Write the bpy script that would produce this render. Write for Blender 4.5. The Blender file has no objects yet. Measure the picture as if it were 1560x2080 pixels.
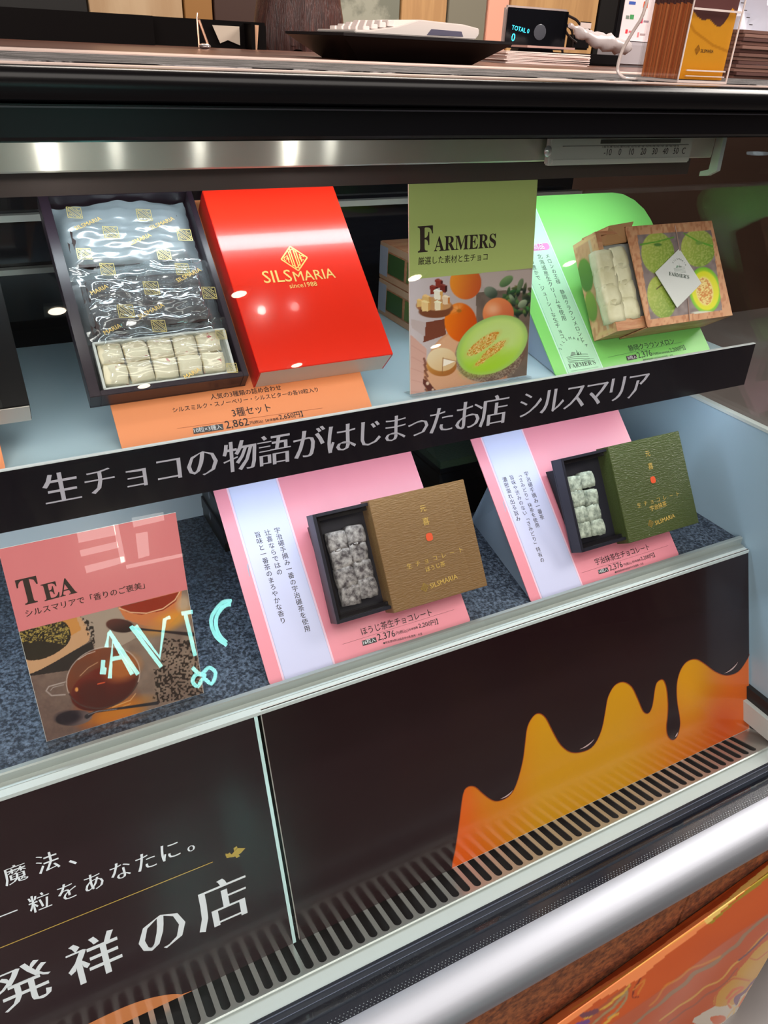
import bpy, bmesh, math, random
import numpy as np
from mathutils import Vector, Matrix
random.seed(7); np.random.seed(7)
C = bpy.context.scene.collection
SC = bpy.context.scene

# ------------------------------------------------------------------ camera
CAM = np.array([0.0, 0.0, 1.26])
RW = np.array([[0.8861, -0.2073, 0.4145], [-0.4614, -0.4782, 0.7473], [0.0433, -0.8535, -0.5194]])
u_, s_, v_ = np.linalg.svd(RW); RW = u_ @ v_
cd = bpy.data.cameras.new('camera'); cam = bpy.data.objects.new('camera', cd); C.objects.link(cam)
cd.sensor_fit = 'HORIZONTAL'; cd.sensor_width = 36.0; cd.lens = 36.0 * 1560 / 1560
cd.clip_start = 0.02; cd.clip_end = 60
mm = Matrix([[*(RW[0] * [1, -1, -1]), CAM[0]], [*(RW[1] * [1, -1, -1]), CAM[1]], [*(RW[2] * [1, -1, -1]), CAM[2]], [0, 0, 0, 1]])
cam.matrix_world = mm
SC.camera = cam

# ------------------------------------------------------------------ world, exposure, lights
SC.view_settings.view_transform = 'Standard'; SC.view_settings.look = 'None'
SC.view_settings.gamma = 1.0; SC.view_settings.exposure = 0.0; SC.view_settings.use_curve_mapping = False
SC.cycles.use_denoising = True
SC.cycles.max_bounces = 10; SC.cycles.transparent_max_bounces = 16; SC.cycles.caustics_reflective = False; SC.cycles.caustics_refractive = False
SC.cycles.sample_clamp_indirect = 4.0
w = bpy.data.worlds.new('world'); SC.world = w; w.use_nodes = True
w.node_tree.nodes['Background'].inputs[0].default_value = (0.9, 0.85, 0.8, 1)
w.node_tree.nodes['Background'].inputs[1].default_value = 0.10

def area(name, loc, size, energy, color, rot):
    l = bpy.data.lights.new(name, 'AREA'); l.shape = 'RECTANGLE'; l.size = size[0]; l.size_y = size[1]
    l.energy = energy; l.color = color
    o = bpy.data.objects.new(name, l); C.objects.link(o); o.location = loc; o.rotation_euler = rot
    return o
R = math.radians
area('hall_light', (0.3, -0.62, 2.75), (3.0, 1.1), 46, (1, .93, .86), (R(20), 0, 0))
area('hall_side_fill', (-1.7, -2.3, 2.3), (1.6, 1.6), 66, (1, .96, .92), (R(68), 0, R(-38)))  # added fill off to the left, lifts the upright card fronts
area('hall_far_fill', (-2.4, -4.6, 2.85), (2.0, 2.0), 110, (1, .95, .9), (0, 0, 0))  # added fill, lifts the far hall mirrored in glass and steel
area('right_hall_fill', (3.0, .3, 2.8), (1.4, 1.4), 150, (1, .93, .86), (0, 0, 0))  # added fill, lifts what shows through the side glass
area('staff_light', (1.0, 2.0, 2.6), (1.6, .6), 42, (1, .9, .8), (0, 0, 0))
area('case_top_led', (0.10, 0.742, 1.158), (1.35, .015), 1.3, (.84, .95, 1), (R(5), 0, 0))
area('case_shelf_led', (0.15, 0.628, 0.897), (1.35, .02), .8, (.76, .9, 1), (R(-5), 0, 0))
area('case_low_led', (0.15, 0.47, 0.665), (1.35, .015), 0.25, (.78, .93, 1), (R(-40), 0, 0))

# ------------------------------------------------------------------ helpers: rays and frames
def lin(c):
    c = np.asarray(c, float) / 255.0
    return np.where(c <= .04045, c / 12.92, ((c + .055) / 1.055) ** 2.4)
def ray(x, y):
    d = RW @ np.array([x - 780, y - 1040, 1560.]); return d / np.linalg.norm(d)
def onX(x, y, a): d = ray(x, y); return CAM + d * ((a - CAM[0]) / d[0])
def onY(x, y, a): d = ray(x, y); return CAM + d * ((a - CAM[1]) / d[1])
def onZ(x, y, a): d = ray(x, y); return CAM + d * ((a - CAM[2]) / d[2])

class Fr:
    """A sheet leaning back t degrees from vertical: local x along the case, y up the sheet, z out of it."""
    def __init__(s, x, y, z, t):
        s.o = np.array([x, y, z], float); s.t = t; a = R(t)
        s.up = np.array([0, math.sin(a), math.cos(a)]); s.n = np.array([0, -math.cos(a), math.sin(a)])
    def px(s, x, y, w=0.0):
        o = s.o + s.n * w; d = ray(x, y); p = CAM + d * (((o - CAM) @ s.n) / (d @ s.n))
        return (p[0] - s.o[0], float((p - s.o) @ s.up))
    def world(s, u, v, w=0.0): return s.o + np.array([u, 0, 0]) + s.up * v + s.n * w
    def pix(s, u, v, w=0.0):
        p = s.world(u, v, w) - CAM; c = RW.T @ p; return 780 + 1560 * c[0] / c[2], 1040 + 1560 * c[1] / c[2]
    def place(s, o): o.location = s.o; o.rotation_euler = (R(90 - s.t), 0, 0)

# ------------------------------------------------------------------ helpers: materials
MATS = {}
def mat(name, col, rough=.5, metal=0., spec=.5, coat=0., noise=None, bump=None, emit=None, emit_s=0., col2=None, aniso=0., alpha=1.):
    if name in MATS: return MATS[name]
    m = bpy.data.materials.new(name); m.use_nodes = True; nt = m.node_tree; b = nt.nodes['Principled BSDF']
    c = tuple(lin(col)) + (1,)
    b.inputs['Base Color'].default_value = c; b.inputs['Roughness'].default_value = rough
    b.inputs['Metallic'].default_value = metal; b.inputs['Specular IOR Level'].default_value = spec
    b.inputs['Coat Weight'].default_value = coat; b.inputs['Coat Roughness'].default_value = .04
    tc = nt.nodes.new('ShaderNodeTexCoord')
    def noise_node(scale, detail=4., stretch=(1, 1, 1), rough=.6):
        mp = nt.nodes.new('ShaderNodeMapping'); mp.inputs['Scale'].default_value = stretch
        nt.links.new(tc.outputs['Object'], mp.inputs[0])
        n = nt.nodes.new('ShaderNodeTexNoise'); n.inputs['Scale'].default_value = scale; n.inputs['Detail'].default_value = detail
        n.inputs['Roughness'].default_value = rough
        nt.links.new(mp.outputs[0], n.inputs['Vector']); return n
    if noise:  # (scale, stretch, lo, hi)
        n = noise_node(noise[0], 6, noise[1]); rp = nt.nodes.new('ShaderNodeValToRGB')
        rp.color_ramp.elements[0].position = noise[2]; rp.color_ramp.elements[1].position = noise[3]
        rp.color_ramp.elements[0].color = c; rp.color_ramp.elements[1].color = tuple(lin(col2)) + (1,)
        nt.links.new(n.outputs[0], rp.inputs[0]); nt.links.new(rp.outputs[0], b.inputs['Base Color'])
    if bump:   # (scale, stretch, strength, distance)
        n = noise_node(bump[0], 3, bump[1]); bp = nt.nodes.new('ShaderNodeBump')
        bp.inputs['Strength'].default_value = bump[2]; bp.inputs['Distance'].default_value = bump[3]
        nt.links.new(n.outputs[0], bp.inputs['Height']); nt.links.new(bp.outputs[0], b.inputs['Normal'])
    if emit is not None:
        b.inputs['Emission Color'].default_value = tuple(lin(emit)) + (1,); b.inputs['Emission Strength'].default_value = emit_s
    if aniso:
        b.inputs['Anisotropic'].default_value = aniso
        tg = nt.nodes.new('ShaderNodeCombineXYZ'); tg.inputs[2].default_value = 1.
        nt.links.new(tg.outputs[0], b.inputs['Tangent'])
    if alpha < 1: b.inputs['Alpha'].default_value = alpha
    MATS[name] = m; return m
def printed(name, rough=.4, coat=0., spec=.5, metal=0., bump=None):
    """ink on paper: the colour comes from the colour attribute Col"""
    if name in MATS: return MATS[name]
    m = mat(name, (255, 255, 255), rough, metal, spec, coat, bump=bump); nt = m.node_tree
    a = nt.nodes.new('ShaderNodeVertexColor'); a.layer_name = 'Col'
    nt.links.new(a.outputs[0], nt.nodes['Principled BSDF'].inputs['Base Color']); return m
def clear(name, ior=1.45, tint=(1, 1, 1), rough=0., haze=0., bump=None, boost=1., sheen=0.):
    if name in MATS: return MATS[name]
    m = bpy.data.materials.new(name); m.use_nodes = True; nt = m.node_tree; nt.nodes.clear()
    out = nt.nodes.new('ShaderNodeOutputMaterial'); mx = nt.nodes.new('ShaderNodeMixShader')
    tr = nt.nodes.new('ShaderNodeBsdfTransparent'); gl = nt.nodes.new('ShaderNodeBsdfGlossy'); fr = nt.nodes.new('ShaderNodeLayerWeight')
    tr.inputs[0].default_value = (*tint, 1); gl.inputs['Roughness'].default_value = rough; fr.inputs[0].default_value = .5
    f0 = ((ior - 1) / (ior + 1)) ** 2   # Schlick's curve, the same from both sides of the sheet
    pw = nt.nodes.new('ShaderNodeMath'); pw.operation = 'POWER'; pw.inputs[1].default_value = 5.; nt.links.new(fr.outputs['Facing'], pw.inputs[0])
    ma = nt.nodes.new('ShaderNodeMath'); ma.operation = 'MULTIPLY_ADD'; ma.inputs[1].default_value = (1 - f0) * boost; ma.inputs[2].default_value = f0 * boost + haze
    nt.links.new(pw.outputs[0], ma.inputs[0]); last = ma.outputs[0]
    nt.links.new(last, mx.inputs[0]); nt.links.new(tr.outputs[0], mx.inputs[1]); nt.links.new(gl.outputs[0], mx.inputs[2])
    if sheen:  # pale blue diffuse stands in for reflected light on the film
        df = nt.nodes.new('ShaderNodeBsdfDiffuse'); df.inputs[0].default_value = (.62, .72, .78, 1); m2 = nt.nodes.new('ShaderNodeMixShader'); m2.inputs[0].default_value = sheen
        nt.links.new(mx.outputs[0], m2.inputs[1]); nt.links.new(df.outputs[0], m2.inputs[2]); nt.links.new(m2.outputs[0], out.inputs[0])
    else: nt.links.new(mx.outputs[0], out.inputs[0])
    if bump:
        tc = nt.nodes.new('ShaderNodeTexCoord'); mp = nt.nodes.new('ShaderNodeMapping'); mp.inputs['Scale'].default_value = bump[1]
        n = nt.nodes.new('ShaderNodeTexNoise'); n.inputs['Scale'].default_value = bump[0]; n.inputs['Detail'].default_value = 3
        n.inputs['Distortion'].default_value = 1.2
        bp = nt.nodes.new('ShaderNodeBump'); bp.inputs['Strength'].default_value = bump[2]; bp.inputs['Distance'].default_value = bump[3]
        nt.links.new(tc.outputs['Object'], mp.inputs[0]); nt.links.new(mp.outputs[0], n.inputs['Vector'])
        nt.links.new(n.outputs[0], bp.inputs['Height']); nt.links.new(bp.outputs[0], gl.inputs['Normal']); nt.links.new(bp.outputs[0], fr.inputs['Normal'])
    MATS[name] = m; return m

# ------------------------------------------------------------------ helpers: objects
def tag(o, label=None, cat=None, group=None, kind=None):
    if label: o['label'] = label
    if cat: o['category'] = cat
    if group: o['group'] = group
    if kind: o['kind'] = kind
    return o
def empty(name, loc=(0, 0, 0), fr=None, rz=0):
    o = bpy.data.objects.new(name, None); C.objects.link(o); o.location = loc; o.rotation_euler = (0, 0, rz); o.empty_display_size = .02
    if fr: fr.place(o)
    return o
def link(name, me, m, parent=None, smooth=False):
    o = bpy.data.objects.new(name, me); C.objects.link(o)
    for x in (m if isinstance(m, (list, tuple)) else [m]): me.materials.append(x)
    if parent: o.parent = parent
    if smooth: me.polygons.foreach_set('use_smooth', [True] * len(me.polygons))
    return o
class MB:
    def __init__(s): s.b = bmesh.new()
    def hexa(s, p):
        v = [s.b.verts.new(q) for q in p]
        for f in ((3, 2, 1, 0), (4, 5, 6, 7), (0, 1, 5, 4), (1, 2, 6, 5), (2, 3, 7, 6), (3, 0, 4, 7)): s.b.faces.new([v[i] for i in f])
        return s
    def box(s, x0, x1, y0, y1, z0, z1):
        return s.hexa([(x0, y0, z0), (x1, y0, z0), (x1, y1, z0), (x0, y1, z0), (x0, y0, z1), (x1, y0, z1), (x1, y1, z1), (x0, y1, z1)])
    def face(s, pts): s.b.faces.new([s.b.verts.new(q) for q in pts]); return s
    def prism(s, pts, off):
        """closed polygon pts (3D) extruded by the vector off"""
        a = [s.b.verts.new(q) for q in pts]; b = [s.b.verts.new(tuple(np.array(q) + off)) for q in pts]
        n = len(pts)
        s.b.faces.new(a[::-1]); s.b.faces.new(b)
        for i in range(n): s.b.faces.new([a[i], a[(i + 1) % n], b[(i + 1) % n], b[i]])
        return s
    def profx(s, yz, x0, x1): return s.prism([(x0, y, z) for y, z in yz], np.array([x1 - x0, 0, 0]))
    def tube(s, pts, r, n=8, cap=True):
        pts = [Vector(p) for p in pts]; rs = r if isinstance(r, (list, tuple)) else [r] * len(pts); rings = []
        nrm = None
        for i, p in enumerate(pts):
            t = (pts[min(i + 1, len(pts) - 1)] - pts[max(i - 1, 0)]).normalized()
            if nrm is None: nrm = t.orthogonal().normalized()
            nrm = (nrm - t * nrm.dot(t)).normalized(); bn = t.cross(nrm)
            rings.append([s.b.verts.new(p + (nrm * math.cos(a) + bn * math.sin(a)) * rs[i]) for a in [2 * math.pi * k / n for k in range(n)]])
        for a, b in zip(rings, rings[1:]):
            for k in range(n): s.b.faces.new([a[k], a[(k + 1) % n], b[(k + 1) % n], b[k]])
        if cap: s.b.faces.new(rings[0][::-1]); s.b.faces.new(rings[-1])
        return s
    def ball(s, c, r, seg=16, rings=10):
        mt = Matrix.Translation(c) @ Matrix.Diagonal((*((r, r, r) if not hasattr(r, '__len__') else r), 1))
        bmesh.ops.create_uvsphere(s.b, u_segments=seg, v_segments=rings, radius=1, matrix=mt); return s
    def build(s, name, m, parent=None, smooth=False, bevel=0, seg=2):
        bmesh.ops.recalc_face_normals(s.b, faces=s.b.faces)
        if bevel: bmesh.ops.bevel(s.b, geom=list(s.b.edges), offset=bevel, segments=seg, affect='EDGES', clamp_overlap=True)
        me = bpy.data.meshes.new(name); s.b.to_mesh(me); s.b.free()
        o = link(name, me, m, parent, smooth)
        if bevel or smooth:
            me.polygons.foreach_set('use_smooth', [True] * len(me.polygons))
            try: me.set_sharp_from_angle(angle=R(35))
            except Exception: pass
        return o

# ------------------------------------------------------------------ helpers: flat print
def decal(name, parent, polys, w, m, layer=.00012):
    """polys: list of (points in local x,y, sRGB colour); each next one lies a hair above the last"""
    vs, fs, cols = [], [], []
    for k, (pts, col) in enumerate(polys):
        i = len(vs); vs += [(p[0], p[1], w + layer * (k + 1)) for p in pts]; fs.append(list(range(i, i + len(pts)))); cols.append(lin(col))
    me = bpy.data.meshes.new(name); me.from_pydata(vs, [], fs); me.update()
    at = me.color_attributes.new('Col', 'FLOAT_COLOR', 'CORNER')
    arr = np.concatenate([np.tile(np.append(c, 1.), (len(f), 1)) for f, c in zip(fs, cols)]); at.data.foreach_set('color', arr.ravel())
    bm = bmesh.new(); bm.from_mesh(me); bmesh.ops.triangulate(bm, faces=bm.faces); 
    for f in bm.faces:
        if f.normal.z < 0: f.normal_flip()
    bm.to_mesh(me); bm.free()
    return link(name, me, m, parent)
def picture(name, parent, fr, rect, n, w, m, paint):
    """a printed picture: a fine grid of ink colours on the sheet; paint(x, y) works in photo coordinates"""
    x0, x1, y0, y1 = rect; nx, ny = n
    u, v = np.meshgrid(np.linspace(x0, x1, nx), np.linspace(y0, y1, ny)); u = u.ravel(); v = v.ravel()
    P = fr.o[None] + u[:, None] * np.array([1., 0, 0]) + v[:, None] * fr.up + w * fr.n - CAM; c = P @ RW
    X = 780 + 1560 * c[:, 0] / c[:, 2]; Y = 1040 + 1560 * c[:, 1] / c[:, 2]
    col = lin(np.clip(paint(X, Y), 0, 255))
    vs = np.stack([u, v, np.full_like(u, w)], 1)
    i = np.arange(nx * ny).reshape(ny, nx); f = np.stack([i[:-1, :-1], i[:-1, 1:], i[1:, 1:], i[1:, :-1]], -1).reshape(-1, 4)
    me = bpy.data.meshes.new(name); me.from_pydata(vs.tolist(), [], f.tolist()); me.update()
    at = me.color_attributes.new('Col', 'FLOAT_COLOR', 'POINT')
    at.data.foreach_set('color', np.concatenate([col, np.ones((len(col), 1))], 1).ravel())
    return link(name, me, m, parent)
def ss(t): t = np.clip(t, 0, 1); return t * t * (3 - 2 * t)
def vnoise(x, y, s, seed=0):
    x = x / s; y = y / s; xi = np.floor(x).astype(int); yi = np.floor(y).astype(int); fx = ss(x - xi); fy = ss(y - yi)
    def h(a, b):
        n = (a * 374761393 + b * 668265263 + seed * 974634777) & 0x7fffffff; n = ((n ^ (n >> 13)) * 1274126177) & 0x7fffffff
        return ((n ^ (n >> 16)) & 0xffff) / 65535.
    return (h(xi, yi) * (1 - fx) + h(xi + 1, yi) * fx) * (1 - fy) + (h(xi, yi + 1) * (1 - fx) + h(xi + 1, yi + 1) * fx) * fy
class Paint:
    def __init__(s, x, y, base): s.x, s.y = x, y; s.c = np.tile(np.array(base, float), (len(x), 1))
    def mix(s, a, col):
        a = np.clip(a, 0, 1)[:, None]; col = np.asarray(col, float); s.c = s.c * (1 - a) + (col if col.ndim == 2 else col[None]) * a; return s
    def grad(s, p0, p1, c0, c1, a=1.):
        d = np.array(p1, float) - p0; t = np.clip(((s.x - p0[0]) * d[0] + (s.y - p0[1]) * d[1]) / (d @ d), 0, 1)[:, None]
        return s.mix(np.full(len(s.x), a), np.array(c0, float) * (1 - t) + np.array(c1, float) * t)
    def ell(s, cx, cy, rx, ry, ang, col, soft=1.5, dark=None, light=(-.4, -.5), a=1., rim=None):
        t = R(ang); dx = s.x - cx; dy = s.y - cy; u = (dx * math.cos(t) + dy * math.sin(t)) / rx; v = (-dx * math.sin(t) + dy * math.cos(t)) / ry
        r = np.sqrt(u * u + v * v); m = np.clip((1 - r) * min(rx, ry) / soft + .5, 0, 1) * a
        c = np.tile(np.array(col, float), (len(s.x), 1))
        if dark is not None:
            k = ss(np.clip(.5 + .6 * (dx / rx * -light[0] + dy / ry * -light[1]), 0, 1))[:, None]; c = c * (1 - k) + np.array(dark, float) * k
        if rim is not None:
            k = ss((r - .8) / .2)[:, None]; c = c * (1 - k) + np.array(rim, float) * k
        return s.mix(m, c)
    def poly(s, pts, col, a=1.):
        ins = np.zeros(len(s.x), bool); n = len(pts)
        for i in range(n):
            (x1, y1), (x2, y2) = pts[i], pts[(i + 1) % n]
            if y1 == y2: continue
            c = ((y1 > s.y) != (y2 > s.y)) & (s.x < (x2 - x1) * (s.y - y1) / (y2 - y1) + x1); ins ^= c
        return s.mix(ins * a, col)
    def line(s, pts, wd, col, a=1., soft=1.2):
        d = np.full(len(s.x), 1e9); wds = wd if isinstance(wd, (list, tuple)) else [wd] * len(pts); best = np.zeros(len(s.x))
        m = np.zeros(len(s.x))
        for i in range(len(pts) - 1):
            p = np.array(pts[i], float); q = np.array(pts[i + 1], float); e = q - p; t = np.clip(((s.x - p[0]) * e[0] + (s.y - p[1]) * e[1]) / max(e @ e, 1e-6), 0, 1)
            dd = np.hypot(s.x - p[0] - t * e[0], s.y - p[1] - t * e[1]); ww = wds[i] * (1 - t) + wds[i + 1] * t
            m = np.maximum(m, np.clip((ww / 2 - dd) / soft + .5, 0, 1))
        return s.mix(m * a, col)
    def speck(s, mask, scale, thr, col, seed=1, a=1.):
        n = vnoise(s.x, s.y, scale, seed) ; return s.mix(mask * np.clip((n - thr) * 8, 0, 1) * a, col)
    def inell(s, cx, cy, rx, ry, ang=0):
        t = R(ang); dx = s.x - cx; dy = s.y - cy; u = (dx * math.cos(t) + dy * math.sin(t)) / rx; v = (-dx * math.sin(t) + dy * math.cos(t)) / ry
        return (u * u + v * v < 1).astype(float)
    def inpoly(s, pts):
        q = Paint(s.x, s.y, (0, 0, 0)); q.poly(pts, (255, 255, 255)); return q.c[:, 0] / 255.

# ------------------------------------------------------------------ helpers: lettering
GC = {}
def glyph(ch, thin=0.0, fat=0.0):
    """outline mesh of one string: verts, faces, and its x extent; thin slims the horizontal strokes"""
    key = (ch, thin, fat)
    if key in GC: return GC[key]
    c = bpy.data.curves.new('lettering', 'FONT'); c.body = ch; c.size = 1; c.resolution_u = 2
    o = bpy.data.objects.new('lettering', c); C.objects.link(o)
    me = bpy.data.meshes.new_from_object(o)
    bpy.data.objects.remove(o); bpy.data.curves.remove(c)
    bm = bmesh.new(); bm.from_mesh(me); bmesh.ops.remove_doubles(bm, verts=bm.verts, dist=1e-5)
    if thin or fat:
        mv = {}
        for e in bm.edges:
            if len(e.link_faces) == 1:
                l = e.link_loops[0]; a = l.vert.co; b = l.link_loop_next.vert.co; t = (b - a)
                if t.length < 1e-6: continue
                nz = e.link_faces[0].normal.z; n = Vector((t.y, -t.x, 0)).normalized() * (1 if nz > 0 else -1)
                for v in e.verts: mv.setdefault(v, []).append(n)
        for v, ns in mv.items():
            ny = [n.y for n in ns if abs(n.y) > .8]
            nx_ = [n.x for n in ns if abs(n.x) > .6]
            if nx_ and abs(sum(nx_)) > .1: v.co.x += fat * (1 if sum(nx_) > 0 else -1)
            if ny: v.co.y -= thin * (1 if sum(ny) > 0 else -1) * (1 if abs(sum(ny)) > .1 else 0)
    V = [tuple(v.co) for v in bm.verts]; bm.verts.index_update(); F = [[v.index for v in f.verts] for f in bm.faces]
    bm.free(); bpy.data.meshes.remove(me)
    xs = [v[0] for v in V] or [0, 1]; ys = [v[1] for v in V] or [0, 1]
    GC[key] = (V, F, min(xs), max(xs), min(ys), max(ys)); return GC[key]
class Text:
    def __init__(s): s.v, s.f = [], []
    def add(s, ch, fn, thin=0., fat=0.):
        V, F, *_ = glyph(ch, thin, fat); i = len(s.v); s.v += [fn(a, b) for a, b, _ in V]; s.f += [[k + i for k in f] for f in F]; return s
    def line(s, body, p0, p1, hs=1., thin=-.004, w=.0004, fat=.006):
        """body from p0 to p1 (local, start and end of the baseline)"""
        V, F, a, b, c, d = glyph(body, thin, fat); p0 = np.array(p0); e = (np.array(p1) - p0); L = np.linalg.norm(e); ex = e / L; ey = np.array([-ex[1], ex[0]]); k = L / (b - a)
        return s.add(body, lambda x, y: (*(p0 + ex * (x - a) * k + ey * y * k * hs), w), thin, fat)
    def at(s, ch, c, em, hs=1., thin=0., w=.0004, rot=0., fat=0.):
        """one glyph centred on local point c"""
        V, F, a, b, cc, d = glyph(ch, thin, fat); k = em; cx = .5 if ord(ch[0]) > 0x2e80 else (a + b) / 2; cr, sr = math.cos(rot), math.sin(rot)
        def fn(x, y):
            x = (x - cx) * k; y = (y - .36) * k * hs; return (c[0] + x * cr - y * sr, c[1] + x * sr + y * cr, w)
        return s.add(ch, fn, thin, fat)
    def column(s, body, top, bottom, em, w=.0004, hs=1.):
        top = np.array(top); e = np.array(bottom) - top; n = len(body)
        for i, ch in enumerate(body):
            if ch == '　': continue
            r = -math.pi / 2 if ch in 'ー「」' else 0
            s.at(ch, top + e * ((i + .5) / n), em, hs, -.008, w, r, .010)
        return s
    def build(s, name, m, parent):
        me = bpy.data.meshes.new(name); me.from_pydata(s.v, [], s.f); me.update()
        bm = bmesh.new(); bm.from_mesh(me)
        for f in bm.faces:
            if f.normal.z < 0: f.normal_flip()
        bm.to_mesh(me); bm.free()
        return link(name, me, m, parent)
def emloc(fr, x, y, e, w=0.):
    """em size in metres of e photo pixels measured along the row at (x, y)"""
    d = np.array([4115 - x, 225 - y], float); d /= np.linalg.norm(d); a = fr.px(x - d[0] * e / 2, y - d[1] * e / 2, w); b = fr.px(x + d[0] * e / 2, y + d[1] * e / 2, w); return abs(b[0] - a[0])
def logo(quad, col, kw=1.):
    """the diamond emblem mapped on a quad (left, bottom, right, top corners)"""
    L, B, Rt, T = [np.array(q, float) for q in quad]
    def m(u, v): return tuple(L * (1 - u) * (1 - v) + B * u * (1 - v) + Rt * u * v + T * (1 - u) * v)
    out = []
    def seg(p, q, wd):
        p = np.array(p, float); q = np.array(q, float); e = q - p; n = np.array([-e[1], e[0]]) / np.linalg.norm(e) * wd * kw / 2
        out.append(([m(*(p + n)), m(*(q + n)), m(*(q - n)), m(*(p - n))], col))
    for a, b in (((0, 0), (1, 0)), ((1, 0), (1, 1)), ((1, 1), (0, 1)), ((0, 1), (0, 0))): seg(a, b, .07)
    for k, h in ((-.14, .3), (-.06, .46), (.06, .46), (.14, .3)):  # upright bars of the woven monogram
        seg((.5 + k + h * .9, .5 - k - h * .9 + .0), (.5 + k - h * .9, .5 - k + h * .9), .055) if False else seg((.5 - h + k, .5 + h + k), (.5 + h + k, .5 - h + k), .06)
    for c0, sg in (((.2, .2), 1), ((.8, .8), -1)):
        pts = [(c0[0] + .13 * math.cos(a * sg), c0[1] + .13 * math.sin(a * sg)) for a in np.linspace(.3, 5.2, 9)]
        for p, q in zip(pts, pts[1:]): seg(p, q, .045)
        seg((c0[0] - .02, c0[1] - .02), (c0[0] + .05 * sg, c0[1] + .05 * sg), .05)
    for p, q in (((.1, .42), (.42, .1)), ((.58, .9), (.9, .58)), ((.12, .6), (.12, .9)), ((.88, .4), (.88, .1)), ((.12, .9), (.4, .9)), ((.88, .1), (.6, .1))): seg(p, q, .05)
    return out
def smooth_path(pts, n=4, closed=False):
    P = [np.array(p, float) for p in pts]; out = []; N = len(P)
    for i in range(N if closed else N - 1):
        a, b, c, d = [P[(i + k) % N] if closed else P[min(max(i + k, 0), N - 1)] for k in (-1, 0, 1, 2)]
        for t in np.arange(n) / n: out.append(tuple(.5 * (2 * b + (c - a) * t + (2 * a - 5 * b + 4 * c - d) * t * t + (3 * b - a - 3 * c + d) * t ** 3)))
    if not closed: out.append(tuple(P[-1]))
    return out

# ================================================================== MATERIALS
BLACK = mat('black_lacquer', (10, 9, 12), .3, spec=.25)
NOSE = mat('black_nose', (12, 11, 13), .22, spec=.22)
STEEL = mat('brushed_steel', (222, 218, 208), .42, .72, bump=(260, (.02, 1, 6), .15, .0004), aniso=.93)
ALU = mat('polished_aluminium', (172, 175, 184), .55, 1., bump=(90, (.04, 3, 3), .12, .0005))
GREYMETAL = mat('satin_grey_metal', (182, 188, 185), .38, .6)
WHITE = mat('white_enamel', (198, 206, 204), .35)
SIDEW = mat('pale_blue_side_panel', (165, 190, 208), .28, bump=(14, (1, 1, 1), .2, .004))
DARKIN = mat('dark_interior', (16, 14, 18), .12, spec=.6)
GRANITE = mat('blue_grey_stone', (24, 34, 50), .6, noise=(300, (1, 1, 1), .42, .70), col2=(112, 126, 146))
GLASS = clear('clear_glass', 1.5, (.975, .985, .98), 0., 0., boost=1.05)
ACRYL = clear('clear_acrylic', 1.5, (.97, .97, .97), .02, .02)
FILM = clear('clear_film', 1.75, (.95, .97, .97), .14, .08, bump=(13, (1, 1.8, 1), .8, .012), boost=1.6, sheen=.13)
INK = mat('dark_ink', (42, 32, 34), .5)
INKG = mat('grey_green_ink', (70, 88, 76), .5)
WINK = mat('white_ink', (222, 226, 232), .4)
GOLD = mat('gold_foil', (222, 184, 98), .35, .25)
PRINT = printed('printed_card', .38)
GLOSSP = printed('glossy_print', .2, coat=.12)
MATP = printed('matt_print', .6)

# ================================================================== SETTING
def struct(name, mb, m, **k):
    o = mb.build(name, m, **k); o['kind'] = 'structure'; return o
FLOOR = mat('hall_floor_stone', (104, 97, 95), .3, noise=(1.5, (1, 1, 1), .3, .7), col2=(82, 76, 75))
struct('floor', MB().box(-6, 9, -7, 4.0, -.05, 0), FLOOR)
struct('ceiling', MB().box(-6, 9, -7, 4.0, 2.95, 3.05), mat('ceiling_paint', (120, 108, 98), .8))
struct('wall_front', MB().box(-6, 9, -7.1, -7, 0, 2.95), mat('far_shopfront', (84, 74, 70), .5, noise=(.6, (1, 1, .3), .42, .55), col2=(190, 176, 160)))
struct('wall_right', MB().box(4.6, 4.7, -7, 4.0, 0, 2.95), mat('dark_wall', (58, 50, 46), .5, noise=(.9, (1, 1, .4), .45, .6), col2=(120, 104, 90)))
struct('wall_left', MB().box(-4.1, -4, -7, 4.0, 0, 2.95), mat('dark_wall', (46, 38, 34), .5))
# back wall behind the staff: upright panels of different finish
TAN = mat('tan_wood_panel', (190, 146, 96), .5, noise=(3, (8, 8, .6), .4, .6), col2=(172, 128, 82))
WB = MB().box(-4, 4.6, 3.0, 3.1, 0, 2.95); wb = struct('wall_back', WB, mat('deep_brown_wall', (44, 24, 14), .5))
def wallpanel(name, xa, xb, m, y=2.98, z0=1.15, z1=2.6):
    a = onY(xa, 30, y)[0]; b = onY(xb, 30, y)[0]
    MB().box(a, b - .004, y - .012, 3.0, z0, z1).build(name, m, wb, bevel=.002)
wallpanel('panel', -60, 180, mat('black_panel', (14, 10, 9), .4))
wallpanel('panel', 182, 372, mat('pale_brown_panel', (176, 148, 116), .5, noise=(2, (4, 4, .6), .4, .6), col2=(160, 128, 94)))
wallpanel('panel', 374, 432, mat('ochre_panel', (136, 92, 40), .5))
wallpanel('panel', 434, 590, mat('deep_brown_panel', (52, 24, 12), .5))
wallpanel('panel', 592, 810, mat('grey_green_panel', (112, 112, 98), .5, noise=(4, (2, 2, 2), .45, .55), col2=(150, 148, 132)))
wallpanel('panel', 812, 905, TAN); wallpanel('panel', 907, 985, mat('grey_olive_panel', (118, 112, 96), .5))
wallpanel('panel', 987, 1030, mat('pink_wood_panel', (226, 160, 136), .5)); wallpanel('panel', 1032, 1210, TAN)
wallpanel('panel', 1212, 1330, mat('black_panel', (14, 10, 9), .4)); wallpanel('panel', 1332, 1700, mat('grey_panel', (96, 84, 76), .5))

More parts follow.
